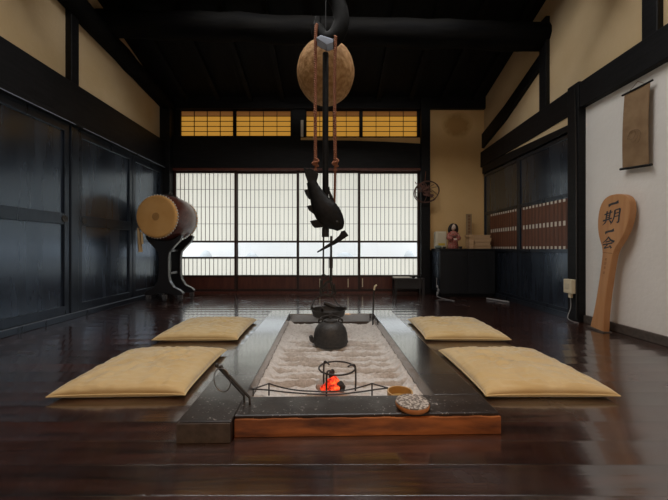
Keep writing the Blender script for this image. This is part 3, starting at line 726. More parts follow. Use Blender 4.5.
pn = thing('hanging_pan', at(328.5, 322, YP+.02), 'shallow black iron pan hanging from the hook behind the kettle', 'pan')
pc = at(328.5, 309, YP+.02); pr = 16.8*(YP+.02)/F
b = MB(); b.lathe([(0,-.062),(pr*.80,-.060),(pr*.93,-.048),(pr*.985,-.02),(pr,0),(pr*.97,.001),(pr*.95,-.018),(pr*.9,-.042),(pr*.78,-.054),(0,-.055)], pc, n=36, caps=False); b.build('bowl', M['iron'], pn, smooth=True)
for s in (-1, 1):
    b = MB(); b.ball((pc.x+s*pr, pc.y, pc.z+.006), .012, .008, .016, 10, 8); b.build('ear', M['iron'], pn, smooth=True)
pts = spline([(pc.x-pr, pc.y, pc.z+.004), at(313.5, 302, YP+.02), at(318.5, 297, YP+.02), at(328, 294.5, YP+.02), at(334, 298, YP+.02), at(337.5, 304, YP+.02), (pc.x+pr, pc.y, pc.z+.004)], 5)
b = MB(); b.tube(pts, .0048, 8); b.build('bail', M['iron_bar'], pn, smooth=True)
b = MB(); b.tube([at(324, 303, YP-.03), at(335, 307.5, YP-.03)], [.016,.013], 10); b.tube([at(322.3,308,YP-.03), at(322.3,316,YP-.01)], .010, 8); b.build('grip', M['iron_bar'], pn, smooth=True)

# carved fish
YF = 2.36
fp = lambda cx_, cy_, Y=YF: at(295+cx_/5.27, 165+cy_/5.27, Y)
q = YF/F/5.27
fish = thing('carved_fish', fp(165, 250), 'black carved wooden fish hanging head down from the pole', 'fish carving')
sp = [(86,88),(100,125),(118,165),(138,205),(160,238),(184,268),(208,295),(226,318),(238,342)]
wd = [26,32,42,56,66,66,56,40,14]
S = spline([fp(*p) for p in sp], 4)
def lerp_list(v, n):
    out = []
    for i in range(n):
        t = i/(n-1)*(len(v)-1); j = min(int(t), len(v)-2); out.append(v[j]+(v[j+1]-v[j])*(t-j))
    return out
W_ = [x*q for x in lerp_list(wd, len(S))]
b = MB(); b.tube(S, W_, 20, sy=.62, up=(.8,0,.6)); b.build('body', M['dark_carve'], fish, smooth=True)
def plate(name, pts, th, y=YF, m='dark_carve', par=fish):
    b = MB(); P = [fp(*p, y) for p in pts]
    b.prism([(p.x, p.z) for p in P], (0, y-th/2, 0), (1,0,0), (0,0,1), (0,th,0)); return b.build(name, M[m], par, bevel=.003)
plate('tail', [(44,14),(66,22),(78,18),(100,30),(124,48),(116,78),(108,108),(88,118),(70,96),(56,60)], .035)
plate('fin', [(88,150),(80,182),(72,178),(58,160),(48,134),(70,127),(84,133)], .022)
plate('fin', [(120,225),(128,270),(98,258),(74,240),(61,217),(86,211),(104,214)], .024)
plate('fin', [(136,288),(176,300),(186,326),(150,328),(104,332),(90,318),(79,296),(108,289)], .03)
plate('fin', [(172,120),(182,112),(184,135),(200,170),(214,205),(226,242),(206,246),(186,205)], .006)
b = MB(); b.ball(fp(222,300,YF-.045), .010, .007, .010, 10, 8); b.build('eye', M['iron'], fish, smooth=True)
plate('lever', [(116,456),(205,396),(232,372),(244,350),(262,344),(282,372),(262,386),(214,417),(118,463)], .03, YF-.012)

# big wooden hook over the pole
hk = thing('wooden_hook', at(332, -12, YP), 'large dark wooden hook above the hearth pole', 'hook')
ptsh = spline([at(331,-30,YP), at(332,-8,YP), at(339,6,YP), at(341,24,YP), at(334,38,YP), at(324,40,YP), at(317.5,30,YP), at(318,18,YP)], 5)
n = len(ptsh); b = MB(); b.tube(ptsh, [.045+.02*math.sin(PI*i/(n-1)) - (.02 if i > n-5 else 0) for i in range(n)], 14); b.build('curved_body', M['hook'], hk, smooth=True)
b = MB(); Q = [at(316.5,46.5,YP), at(321,43.5,YP), at(333.5,47.5,YP), at(333,51,YP), at(327,53,YP)]
b.prism([(p.x, p.z) for p in Q], (0,YP-.10,0), (1,0,0), (0,0,1), (0,.085,0)); b.build('pale_strap', M['strap'], hk, bevel=.004)  # pale block stands in for window light reflected under the hook

def rope(name, pts, label):
    r0 = thing(name, pts[-1], label, 'rope', 'red brown ropes over the wooden hook')
    P = spline(pts, 14)
    L = [0.0]
    for i in range(1, len(P)): L.append(L[-1] + (P[i]-P[i-1]).length)
    b = MB(); tot = L[-1]; ns = int(tot/.006)
    for ph in (0, PI):
        q_ = []; j = 0
        for s in range(ns+1):
            d = tot*s/ns
            while j < len(L)-2 and L[j+1] < d: j += 1
            t = (d-L[j])/max(1e-6, L[j+1]-L[j]); p = P[j].lerp(P[j+1], t); a_ = d/.034*2*PI + ph
            q_.append(p + Vector((math.cos(a_)*.0065, math.sin(a_)*.0065, 0)))
        b.tube(q_, .0080, 6)
    b.build('strand', M['rope'], r0, smooth=True)
    return r0
YRp = YP - .05
ra = rope('hanging_rope', [at(317.2,24,YRp), at(315.6,36,YRp-.01), at(315.2,100,YRp-.01), at(315.4,160,YRp-.01)], 'red brown rope hanging left of the pole')
rb = rope('hanging_rope', [at(335.5,36,YRp-.03), at(334.9,60,YRp-.02), at(334.6,100,YRp-.01), at(335.2,160,YRp-.01)], 'red brown rope hanging right of the pole')
def knot(par, px, py, Y, extra):
    b = MB(); c = at(px, py, Y)
    b.tube(spline([c+Vector((0,0,.035)), c+Vector((.022,-.01,.012)), c+Vector((-.02,-.014,-.006)), c+Vector((.018,.004,-.022)), c+Vector((-.016,.01,.004)), c+Vector((.016,-.012,.022)), c+Vector((0,0,-.035))], 5), .0095, 8)
    for i in range(7):
        a_ = i*2*PI/7; b.tube([c+Vector((0,0,-.03)), c+Vector((math.cos(a_)*.014, math.sin(a_)*.014, -.062))], [.005,.003], 5)
    b.build('knot', M['rope'], par, smooth=True)
    if extra:
        e = MB(); e.tube([c+Vector((0,0,-.03)), at(334.8,190,Y+.05), at(334.2,210,Y+.08)], .0095, 8); e.build('tail_cord', M['rope'], par, smooth=True)
knot(ra, 315.4, 163, YRp-.01, False); knot(rb, 335.2, 163, YRp-.01, True)

# round paper lantern
YL = 2.86
lc = at(325.7, 73, YL)
ln = thing('paper_lantern', (lc.x, lc.y, lc.z), 'round brown fibrous paper lantern hanging behind the pole', 'lantern')
b = MB(); b.ball(lc, 28.6*YL/F, 28.6*YL/F, 31*YL/F, 48, 32)
for i, v in enumerate(b.v):
    p = Vector(v) - lc; b.v[i] = tuple(lc + p*(1 + .012*mn.noise(p*14) + .006*mn.noise(p*40)))
b.build('shade', M['straw'], ln, smooth=True, angle=180)
b = MB(); b.ring((lc.x,lc.y,lc.z+31*YL/F-.004), .035, .006); b.build('top_ring', M['iron_bar'], ln, smooth=True)
b = MB(); b.tube([(lc.x,lc.y,lc.z+31*YL/F-.01), (lc.x,lc.y,ceil_z(YL)+.01)], .004, 6); b.build('cord', M['hook'], ln)

# ------------------------------------------------------------------ fire things
TR = at(337.0, 368, 1.45); TR.z = .098
tv = thing('trivet', (TR.x, TR.y, 0), 'round wrought iron trivet over the glowing charcoal', 'trivet')
b = MB(); b.ring(TR, .083, .0042, n=40, m=8); b.build('ring', M['iron_bar'], tv, smooth=True)
for a_ in (10, 135, 238):
    a_ = math.radians(a_); p = TR + Vector((math.cos(a_)*.083, math.sin(a_)*.083, 0))
    b = MB(); b.tube(spline([TR + Vector((math.cos(a_)*.05, math.sin(a_)*.05, .002)), p + Vector((0,0,.008)), p + Vector((math.cos(a_)*.006, math.sin(a_)*.006, -.05)), Vector((p.x+math.cos(a_)*.004, p.y+math.sin(a_)*.004, -.02))], 4), .0042, 6); b.build('leg', M['iron_bar'], tv, smooth=True)
def chunk(px, py, Y, r, lrot, m, lab, sx=1.6, zrot=0):
    c = at(px, py, Y)
    b = MB(); r *= .86; b.ball((0,0,0), r*sx, r, r*.9, 12, 9)
    R = Matrix.Rotation(zrot, 3, 'Z') @ Matrix.Rotation(lrot, 3, 'Y')
    for i, v in enumerate(b.v):
        p = Vector(v); p *= 1 + .28*mn.noise(p*55 + Vector((px,py,0))); b.v[i] = tuple(R @ p + c)
    return tag(b.build('charcoal', M[m], loc=c, smooth=True, angle=25), lab, 'charcoal', 'burning charcoal in the hearth')
chunk(330, 384, 1.40, .026, -.9, 'ember', 'bright glowing charcoal leaning at the middle of the fire', 1.7)
chunk(334, 388, 1.37, .019, .2, 'ember', 'low glowing charcoal at the front of the fire', 1.6)
chunk(325.5, 387, 1.40, .020, -.5, 'ember', 'glowing charcoal at the left of the fire', 1.4)
chunk(335.5, 381, 1.44, .022, .9, 'ember', 'glowing charcoal leaning up right of the fire', 1.6)
chunk(331.5, 373.5, 1.44, .015, -1.2, 'charcoal', 'black charred stick end on top of the fire', 1.6)
chunk(341, 386, 1.42, .022, 1.2, 'charcoal', 'black charcoal lump at the right of the fire', 1.2)
chunk(321, 388, 1.42, .020, .3, 'ash_log', 'ash coated charcoal piece at the left edge of the fire', 1.4)

# curved iron fire rail
zr = .034
def G(px, py): 
    Y = (CH-zr)*F/(py-CY); return Vector(((px-CX)*Y/F, Y, zr))
fr = thing('fire_rail', G(330,393), 'curved low iron rail in the ash before the fire', 'fire rail')
bk = [G(269,383.5), G(282,387.5), G(300,390.5), G(329,391.5), G(350,389.5), G(364,386), G(372,383.5)]
ft = [G(253,389), G(268,390), G(290,392.5), G(329,394.6), G(356,392.3), G(376,389.5), G(388,388)]
b = MB(); b.tube(spline(bk, 5), .0034, 6); b.build('back_rail', M['iron_bar'], fr, smooth=True)
b = MB(); b.tube(spline(ft, 5), .0034, 6); b.build('front_rail', M['iron_bar'], fr, smooth=True)
for s in (0, -1):
    b = MB(); b.tube([bk[s], ft[s]], .0034, 6); b.build('end_bar', M['iron_bar'], fr, smooth=True)
    for p in (bk[s], ft[s]):
        b = MB(); b.tube([p, Vector((p.x, p.y, -.02))], .0036, 6); b.build('post', M['iron_bar'], fr, smooth=True)

# bamboo cup, carved round box, tongs, poker
c = Vector((.292, 1.352, 0))
cu = thing('bamboo_cup', (c.x, c.y, -.02), 'open bamboo cup standing in the ash by the rim', 'cup')
b = MB(); b.lathe([(0,-.03),(.053,-.03),(.0545,.01),(.054,.036),(.048,.036),(.047,.02),(.046,.006)], c, n=32, caps=False); b.build('wall', M['bamboo'], cu, smooth=True)
b = MB(); b.lathe([(0,.008),(.0465,.007)], c, n=32, caps=False); b.build('inside', M['bamboo_in'], cu, smooth=True)
c = Vector((.2925, 1.146, RT))
dk = thing('round_dish', c, 'round flecked wooden dish lying on the front rim board', 'dish')
b = MB(); b.lathe([(0,.0005),(.053,.0005),(.060,.007),(.0615,.015),(.059,.020)], c, n=40, caps=False); b.build('base', M['ring_wood'], dk, smooth=True)
b = MB(); b.lathe([(.0595,.018),(.0585,.023),(.055,.024),(.051,.022),(.03,.0228),(0,.0228)], c, n=40, caps=False); b.build('lid', M['disc_top'], dk, smooth=True)
tg = thing('fire_tongs', (-.33, 1.19, RT), 'black iron fire tongs with a ring leaning at the left rim corner', 'tongs')
for dx, dy in ((0, 0), (.026, -.018)):
    b = MB(); b.tube([(-.330+dx*1.0, 1.185+dy, RT), (-.332+dx, 1.187+dy, RT+.025), (-.447+dx*.9, 1.225+dy, .192)], [.0038,.0048,.0055], 8)
    b.ball((-.448+dx*.9, 1.225+dy, .194), .008, None, None, 8, 6); b.build('stick', M['iron_bar'], tg, smooth=True)
b = MB(); b.ring((-.420, 1.205, .145), .036, .0022, axis=(.25,1,.1), n=36, ry=.047); b.build('ring', M['steel'], tg, smooth=True)
pk = thing('fire_poker', (.352, 2.70, 0), 'thin dark poker with pale tip standing at the far right hearth corner', 'poker')
b = MB(); b.tube(spline([(.350,2.70,-.03), at(373.5,300,2.70), at(374.2,290,2.70)], 5), .0065, 8); b.build('rod', M['iron_bar'], pk, smooth=True)
b = MB(); b.tube(spline([at(374.2,290,2.70), at(374.8,286.5,2.70), at(376.8,285,2.70)], 4), .0075, 8); b.build('tip', M['cream'], pk, smooth=True)

# ------------------------------------------------------------------ drum on its stand
DC = Vector((-2.03, 3.68, 1.018)); DL = .48
dr = thing('taiko_drum', (DC.x, DC.y+DL/2, DC.z-.29), 'big barrel drum with tan hide head on black stand', 'drum')
prof = []
for i in range(17):
    t = i/16; prof.append((.243 + .037*math.sin(PI*t), DL*t))
b = MB(); b.lathe(prof, DC, 'Y', 48, caps=False); b.build('barrel', M['drum_body'], dr, smooth=True)
for nm, y0, s in (('drum_head', 0, -1), ('rear_head', DL, 1)):
    b = MB(); y = lambda d: y0 + s*d
    b.lathe([(.2525,y(-.045)),(.250,y(-.01)),(.246,y(.003)),(.237,y(.008)),(.222,y(.008)),(0,y(.006))], DC, 'Y', 48, caps=False); b.build(nm, M['skin'], dr, smooth=True)
    t0 = None
    for i in range(44):
        a_ = 2*PI*i/44; p_ = Vector((math.cos(a_)*.254, y(-.026), math.sin(a_)*.254))
        if t0 is None:
            b = MB(); b.ball((0,0,0), .0105, None, None, 8, 6); t0 = t_ = b.build('tack', M['tack'], loc=(0,0,0), smooth=True)
        else: t_ = t0.copy(); COL.objects.link(t_)
        t_.parent = dr; t_.location = DC + p_ - Vector(dr['o'])
b = MB(); b.lathe([(.045,-.0095),(0,-.0096)], DC, 'Y', 32, caps=False); b.build('centre_mark', M['skin_mark'], dr)
b = MB(); b.ring((DC.x+.05, DC.y+.20, DC.z+.292), .03, .005, axis=(1,0,0), n=20); b.tube([(DC.x-.02,DC.y+.14,DC.z+.281),(DC.x+.05,DC.y+.19,DC.z+.284),(DC.x+.13,DC.y+.22,DC.z+.258)], .006, 6); b.build('ring_handle', M['iron_bar'], dr, smooth=True)
dr.rotation_euler.z = math.radians(-6)

ds = thing('drum_stand', (DC.x, 3.98, 0), 'black wooden drum stand on casters under the drum', 'drum stand')
def stand_frame(y, cx_, r_c):
    hz = DC.z
    half = []
    # cradle arc, then down the hourglass side
    arc = [(cx_ + r_c*math.sin(a_), hz - r_c*math.cos(a_)) for a_ in [math.radians(t) for t in range(-46, 47, 6)]]
    side = [(.222,.80),(.200,.745),(.115,.655),(.068,.60),(.058,.53),(.058,.33),(.072,.25),(.12,.175),(.20,.135),(.235,.10),(.225,.075)]
    out = arc + [(cx_+a_, b_) for a_, b_ in side] + [(cx_+.12,.075),(cx_+.07,.10),(cx_-.07,.10),(cx_-.12,.075)] + [(cx_-a_, b_) for a_, b_ in reversed(side)]
    b = MB(); b.prism(out, (0,y-.03,0), (1,0,0), (0,0,1), (0,.06,0)); f = b.build('side_frame', M['stand'], ds, bevel=.006)
    for dx in (-.195, .0, .195):
        w = MB(); w.lathe([(.022,-.018),(.034,-.016),(.036,0),(.034,.016),(.022,.018)], (cx_+dx, y, .0365), 'X', 20); wh = w.build('caster', M['caster'], ds, smooth=True)
        w = MB(); w.box(cx_+dx-.022, cx_+dx+.022, y-.02, y+.02, .066, .078); w.box(cx_+dx-.026, cx_+dx-.020, y-.012, y+.012, .03, .07); w.box(cx_+dx+.020, cx_+dx+.026, y-.012, y+.012, .03, .07); w.build('caster_fork', M['steel'], ds)
stand_frame(3.84, DC.x-.0105, .285); stand_frame(4.09, DC.x+.016, .274)
for z in (.62, .34):
    for dx in (.045,):
        b = MB(); b.box(DC.x-.05, DC.x+.05, 3.872, 4.058, z-.016, z+.016); b.build('stretcher', M['stand'], ds, bevel=.004)
st = thing('drumstick', at(140,252,3.70), 'pale wooden drumstick hanging left of the drum head', 'drumstick')
b = MB(); b.tube([at(138.2,228,3.72), at(139.5,240,3.72), at(140.5,252,3.72)], [.013,.021,.024], 10); b.tube([at(141.5,232,3.70), at(142.2,244,3.70)], [.012,.014], 8); b.build('stick', M['pale_wood'], st, smooth=True)
b = MB(); b.tube([at(138.2,229,3.72), at(137.5,216,3.74)], .004, 6); b.build('loop', M['rope'], st)

# ------------------------------------------------------------------ right wall things
# giant paddle: u runs towards the viewer along the wall, v upwards
pd = thing('giant_rice_paddle', (2.11, 2.48, 0), 'giant wooden rice paddle with brush writing leaning on the white wall', 'paddle')
base = Vector((2.085, 2.485, .002)); vdir = Vector((.070, -.095, 1.06)).normalized(); udir = Vector((0,-1,0)); udir = (udir - vdir*udir.dot(vdir)).normalized(); ndir = udir.cross(vdir)
if ndir.x > 0: ndir = -ndir
TH = .05
prof = [(0,.062),(.03,.060),(.12,.050),(.25,.043),(.40,.041),(.55,.043),(.61,.047),(.66,.062),(.70,.083),(.75,.106),(.81,.124),(.87,.133),(.93,.134),(.98,.126),(1.02,.108),(1.045,.082),(1.06,.045),(1.064,0)]
Pc = spline([Vector((w_, v_, 0)) for v_, w_ in prof], 3)
outl = [(p.x, p.y) for p in Pc] + [(-p.x, p.y) for p in reversed(Pc[:-1])]
b = MB(); b.prism(outl, base, udir, vdir, -ndir*TH); b.build('blade', M['paddle'], pd, bevel=.006)
b = MB(); b.box(0,0,0,0,0,0)
lo, hi = base - udir*.0, base
w = MB(); w.prism([(-.075,0),(.075,0),(.075,.014),(-.075,.014)], base + ndir*.012 + vdir*-.002, udir, vdir, -ndir*.075)
w.build('foot_plate', M['end_grain'], pd, bevel=.002)
# brush strokes
def stroke(mb, pts, ws, o, sx, sy, rot):
    """pts in a unit square; ribbons with varying width, slightly raised"""
    P = spline([Vector((x, y, 0)) for x, y in pts], 5); W = lerp_list(ws, len(P)); vs = []
    for i, p in enumerate(P):
        t = (P[min(i+1, len(P)-1)] - P[max(i-1, 0)]).normalized(); nn = Vector((-t.y, t.x, 0))
        for s in (-1, 1):
            e = p + nn*(W[i]*.5*s); a_, b_ = e.x*sx, e.y*sy + e.x*sx*rot
            vs.append(o + udir*a_ + vdir*b_ + ndir*.0012)
    mb.add(vs, [(2*i, 2*i+1, 2*i+3, 2*i+2) for i in range(len(P)-1)])
ICHI = [([(-.5,-.08),(-.2,.02),(.2,.03),(.5,.10)], [.20,.13,.13,.22])]
KI = [([(-.62,.30),(.02,.42)], [.09,.08]), ([(-.42,.56),(-.44,-.16)], [.10,.08]), ([(-.16,.60),(-.17,-.12)], [.10,.08]),
      ([(-.42,.16),(-.17,.20)], [.06,.06]), ([(-.43,-.01),(-.17,.03)], [.06,.06]), ([(-.68,-.20),(.04,-.10)], [.11,.09]),
      ([(-.40,-.22),(-.50,-.42),(-.68,-.56)], [.10,.08,.03]), ([(-.16,-.22),(-.04,-.36),(.02,-.46)], [.06,.09,.10]),
      ([(.20,.52),(.20,.0),(.10,-.40),(-.02,-.60)], [.11,.09,.08,.03]), ([(.18,.50),(.40,.54),(.58,.54)], [.08,.07,.12]),
      ([(.58,.56),(.58,.0),(.58,-.50),(.44,-.46)], [.12,.09,.11,.04]), ([(.22,.24),(.56,.27)], [.06,.06]), ([(.20,-.02),(.56,.01)], [.06,.06])]
KAI = [([(.02,.60),(-.22,.30),(-.62,.02)], [.12,.11,.03]), ([(.0,.56),(.26,.26),(.66,.06)], [.08,.12,.17]), ([(-.26,.10),(.22,.18)], [.09,.10]),
       ([(-.52,-.14),(.0,-.08),(.50,-.02)], [.11,.09,.12]), ([(.0,-.10),(-.16,-.30),(-.32,-.46),(.0,-.42),(.36,-.36)], [.11,.08,.10,.09,.07]), ([(.22,-.22),(.34,-.38),(.44,-.52)], [.06,.11,.15])]
ink = MB()
for chars, v, hw, hh in ((ICHI, .990, .082, .10), (KI, .890, .108, .095), (ICHI, .778, .074, .095), (KAI, .690, .082, .082)):
    for p_, w_ in chars: stroke(ink, p_, [q*1.3 for q in w_], base + vdir*v - udir*.008, hw*1.0, hh*1.0, .16)
ink.build('brush_writing', M['ink'], pd)
sm = MB()
for i, (v, n_) in enumerate(((.565, 3), (.535, 4), (.50, 3), (.46, 3))):
    for j in range(n_):
        y_ = .012*(j-n_/2)
        stroke(sm, [(-.5, y_*30), (.5, y_*30+.1)], [.16,.12], base + vdir*v - udir*.004, .018, .018, .1)
    stroke(sm, [(0,.6),(-.1,-.6)], [.14,.1], base + vdir*v - udir*.004, .016, .016, 0)
sm.build('small_writing', M['ink_soft'], pd)
b = MB(); b.prism([(-.042,0),(.042,0),(.042,.004),(-.042,.004)], base + vdir*.612 + ndir*.0008, udir, vdir, -ndir*.002); b.build('neck_line', M['ink_soft'], pd)

# hanging scroll
xw = XR - .035
sc = thing('hanging_scroll', (xw, 2.30, 1.24), 'narrow brown hanging scroll on the upper white wall', 'scroll')
def wallp(px, py, x): 
    Y = x*F/(px-CX); return Vector((x, Y, CH + (CY-py)*Y/F))
tl, tr_, brr, blf = wallp(624.5,94.5,xw), wallp(650,81.5,xw), wallp(649,165,xw), wallp(622.5,169,xw)
b = MB(); n = 16; vs = []
for j in range(n+1):
    t = j/n; l_ = tl.lerp(blf, t); r_ = tr_.lerp(brr, t)
    for i in range(5):
        p = l_.lerp(r_, i/4); bow = .008*math.sin(PI*t) - .004*math.sin(PI*i/4)
        vs.append((p.x - bow, p.y, p.z))
for p in list(vs): vs.append((p[0]+.003, p[1], p[2]))
K = (n+1)*5
fs = [(j*5+i, j*5+i+1, (j+1)*5+i+1, (j+1)*5+i) for j in range(n) for i in range(4)]
fs += [tuple(K+q_ for q_ in reversed(f_)) for f_ in fs]
b.add(vs, fs); b.build('cloth', M['scroll'], sc, smooth=True)
for nm, p, r_ in (('top_rod', (tl, tr_), .007), ('bottom_rod', (blf, brr), .009)):
    d_ = (p[1]-p[0]).normalized()*.018; b = MB(); b.tube([p[0]-d_, p[1]+d_], r_, 10); b.build(nm, M['dark_carve'], sc, smooth=True)
b = MB(); mid = (tl+tr_)/2 + Vector((.008,0,.05)); b.tube([tl+Vector((0,-.03,0)), mid, tr_+Vector((0,.03,0))], .0018, 5); b.build('hanging_cord', M['scroll_mark'], sc)
b = MB(); cdr = tl.lerp(tr_, .5).lerp(blf.lerp(brr, .5), .62) - Vector((.0125,0,0))
for k_ in range(3):
    pts = [cdr + Vector((0, .05*math.cos(t)*(1-.25*k_)+.008*k_, .055*math.sin(t)*(1-.2*k_)+.012*k_)) for t in [i*.35+.8*k_ for i in range(13)]]
    b.tube(pts, .0016, 4)
b.build('brush_drawing', M['scroll_mark'], sc)

# socket box on the post, its cord
px_ = XR-.065
so = thing('socket_box', (px_, 2.84, .22), 'cream electrical socket box on the black right post', 'socket')
y0, y1 = 2.865, 2.755
b = MB(); b.box(px_-.045, px_, 2.775, 2.875, .245, .37); b.build('housing', M['cream'], so, bevel=.006)
b = MB(); b.box(px_-.049, px_-.045, 2.80, 2.85, .285, .335); b.build('socket_face', M['off_white'], so, bevel=.002)
b = MB(); b.box(px_-.035, px_-.012, 2.80, 2.83, .205, .246); b.build('plug', M['cream'], so, bevel=.004)
b = MB(); b.tube(spline([(px_-.024,2.815,.21), (px_-.022,2.815,.12), (px_-.06,2.80,.03), (px_-.05,2.74,.006), (px_-.04,2.70,.006)], 6), .0035, 6); tag(b.build('power_cord', M['grey_plastic'], loc=(px_-.03,2.78,.006), smooth=True), 'thin grey cord dropping from the socket box to the floor', 'cord')
b = MB(); b.tube(spline([(px_-.006,2.77,.02), (px_-.007,2.768,.9), (px_-.006,2.775,1.6), (px_-.006,2.79,2.06)], 6), .006, 6); b2c = b.build('wall_cable', M['black_plastic'], loc=(px_,2.77,.02), smooth=True); tag(b2c, 'black cable running up the edge of the right post', 'cable')

# ------------------------------------------------------------------ cabinet corner
cb = thing('black_cabinet', (1.80, 4.30, 0), 'low black cabinet in the far right corner', 'cabinet')
cx0, cx1, cy0, cy1, cz = 1.425, 2.155, 4.15, 4.50, .640
b = MB(); b.box(cx0, cx1, cy0+.012, cy1, .04, cz-.02); b.build('body', M['cabinet'], cb, bevel=.003)
b = MB(); b.box(cx0-.008, cx1, cy0-.004, cy1, cz-.02, cz); b.build('top', M['cabinet'], cb, bevel=.003)
b = MB(); b.box(cx0+.02, cx1-.02, cy0+.03, cy1-.02, 0, .04); b.build('plinth', M['black_wood'], cb)
mid = (cx0+cx1)/2
for x0, x1, hx in ((cx0+.006, mid-.002, mid-.05), (mid+.002, cx1-.006, mid+.05)):
    b = MB(); b.box(x0, x1, cy0, cy0+.012, .05, cz-.028); dd = b.build('door', M['cabinet'], cb, bevel=.002)
    b = MB(); b.tube([(hx-.02,cy0-.012,.545), (hx+.02,cy0-.012,.545)], .005, 8); b.tube([(hx-.018,cy0,.545),(hx-.018,cy0-.012,.545)], .004, 6); b.tube([(hx+.018,cy0,.545),(hx+.018,cy0-.012,.545)], .004, 6)
    b.build('handle', M['iron_bar'], dd, loc=dd['o'], smooth=True)
for z0, z1 in ((.07,.24), (.25,.42), (.43,.60)):
    b = MB(); b.box(cx0-.012, cx0, cy0+.05, cy1-.05, z0, z1); b.build('side_panel', M['lacquer_panel'], cb, bevel=.003)

YC = 4.33
def cbox(px0, px1): return (px0-CX)*YC/F, (px1-CX)*YC/F
wb = thing('white_box', (1.46, 4.40, cz), 'rounded off white box with yellow label on the cabinet', 'box')
x0, x1 = (431.5-CX)*4.40/F+.045, (443-CX)*4.40/F+.035; zt = CH+(CY-231.5)*4.40/F
b = MB(); b.box(x0, x1, 4.34, 4.46, cz, zt); b.build('case', M['off_white'], wb, bevel=.02)
b = MB(); b.box(x0+.03, x1-.03, 4.337, 4.342, cz+.045, cz+.075); b.build('label', M['yellow'], wb)
# kimono doll
dl_c = Vector(((453-CX)*YC/F, YC, cz))
dl = thing('kimono_doll', dl_c, 'long haired doll in a red kimono standing on the cabinet', 'doll')
b = MB(); b.lathe([(0,0),(.068,0),(.075,.01),(.066,.08),(.058,.14),(.062,.18),(.066,.205),(.048,.232),(.020,.245),(.016,.265)], dl_c, n=28)
for i, v in enumerate(b.v): b.v[i] = (v[0], dl_c.y + (v[1]-dl_c.y)*.7, v[2])
b.tube(spline([dl_c+Vector((.055,0,.21)), dl_c+Vector((.072,-.025,.15)), dl_c+Vector((.03,-.06,.135))], 4), [.022]*4+[.03]*5, 10)
b.tube(spline([dl_c+Vector((-.055,0,.21)), dl_c+Vector((-.072,-.025,.15)), dl_c+Vector((-.03,-.06,.135))], 4), [.022]*4+[.03]*5, 10)
b.build('kimono', M['kimono'], dl, smooth=True)
b = MB(); b.ball(dl_c+Vector((0,-.008,.295)), .036, .034, .044, 20, 14); b.ball(dl_c+Vector((0,-.044,.288)), .005, .005, .007, 8, 6)
b.tube([dl_c+Vector((0,0,.24)), dl_c+Vector((0,0,.27))], .015, 10); 
b.build('head', M['face'], dl, smooth=True)
for s_ in (-1, 1):
    b = MB(); b.ball(dl_c+Vector((s_*.012,-.078,.135)), .013, .012, .009, 10, 8)
    for f_ in range(4): b.tube([dl_c+Vector((s_*.012+(f_-1.5)*.005,-.084,.132)), dl_c+Vector((s_*.010+(f_-1.5)*.005,-.091,.124)), dl_c+Vector((s_*.008+(f_-1.5)*.005,-.090,.116))], [.0028,.0026,.0018], 6)
    b.tube([dl_c+Vector((s_*.020,-.080,.137)), dl_c+Vector((s_*.006,-.088,.139))], [.003,.002], 6)
    b.build('hand', M['face'], dl, smooth=True)
b = MB()
for s in (-1, 1): b.ball(dl_c+Vector((s*.013,-.0405,.298)), .0045, .003, .003, 8, 6)
b.build('eyes', M['hair'], dl); b = MB(); b.ball(dl_c+Vector((0,-.0415,.274)), .006, .003, .0025, 8, 6); b.build('mouth', M['kimono'], dl)
b = MB(); b.ball(dl_c+Vector((0,.008,.305)), .045, .040, .046, 20, 14)
for s in (-1, 1): b.tube(spline([dl_c+Vector((s*.02,-.022,.335)), dl_c+Vector((s*.042,-.012,.30)), dl_c+Vector((s*.050,0,.25)), dl_c+Vector((s*.042,.01,.205))], 4), [.012,.016,.018,.02,.021,.022,.023,.023,.022,.02,.017,.013,.009], 10)
b.tube(spline([dl_c+Vector((0,.03,.32)), dl_c+Vector((0,.045,.26)), dl_c+Vector((0,.045,.19))], 4), .04, 10)
b.build('hair', M['hair'], dl, smooth=True)
b = MB(); b.ring(dl_c+Vector((0,0,.165)), .061, .016, n=24, ry=.045); b.build('obi', M['leaf'], dl, smooth=True)
# plaque and boxes
pq = thing('wooden_plaque', ((468.3-CX)*4.5/F, 4.48, cz), 'tall narrow brown wooden plaque standing behind the boxes', 'plaque')
x0, x1 = (465.6-CX)*4.5/F, (471-CX)*4.5/F
b = MB(); b.box(x0, x1, 4.475, 4.49, cz, CH+(CY-214)*4.48/F); b.build('board', M['slat_wood'], pq, bevel=.003)
b = MB()
for i in range(7): b.box((x0+x1)/2-.014, (x0+x1)/2+.014, 4.4735, 4.4755, .82+i*.045, .845+i*.045)
b.box((x0+x1)/2-.002, (x0+x1)/2+.002, 4.4737, 4.4755, .82, 1.115); b.build('dark_writing', M['ink_soft'], pq)
zz = cz
for i, (a_, b_, hgt, lab) in enumerate(((475.5, 491.5, .050, 'pale wooden box at the bottom of the stack on the cabinet'), (476, 491, .050, 'second pale wooden box up in the stack on the cabinet'),
                                      (475, 492, .046, 'third pale wooden box up in the stack on the cabinet'), (474.5, 491, .040, 'topmost pale wooden box of the stack on the cabinet'))):
    x0, x1 = (a_-CX)*4.2/F, (b_-CX)*4.2/F
    bx_ = thing('wooden_box', ((x0+x1)/2, 4.31, zz), lab, 'box', 'stack of pale boxes on the cabinet')
    b = MB(); b.box(x0, x1, 4.22, 4.40, zz, zz+hgt*.62); b.build('tray', M['box_wood'], bx_, bevel=.002)
    b = MB(); b.box(x0-.003, x1+.003, 4.217, 4.403, zz+hgt*.66, zz+hgt-.001); b.build('lid', M['box_wood'], bx_, bevel=.002)
    zz += hgt
zz = cz
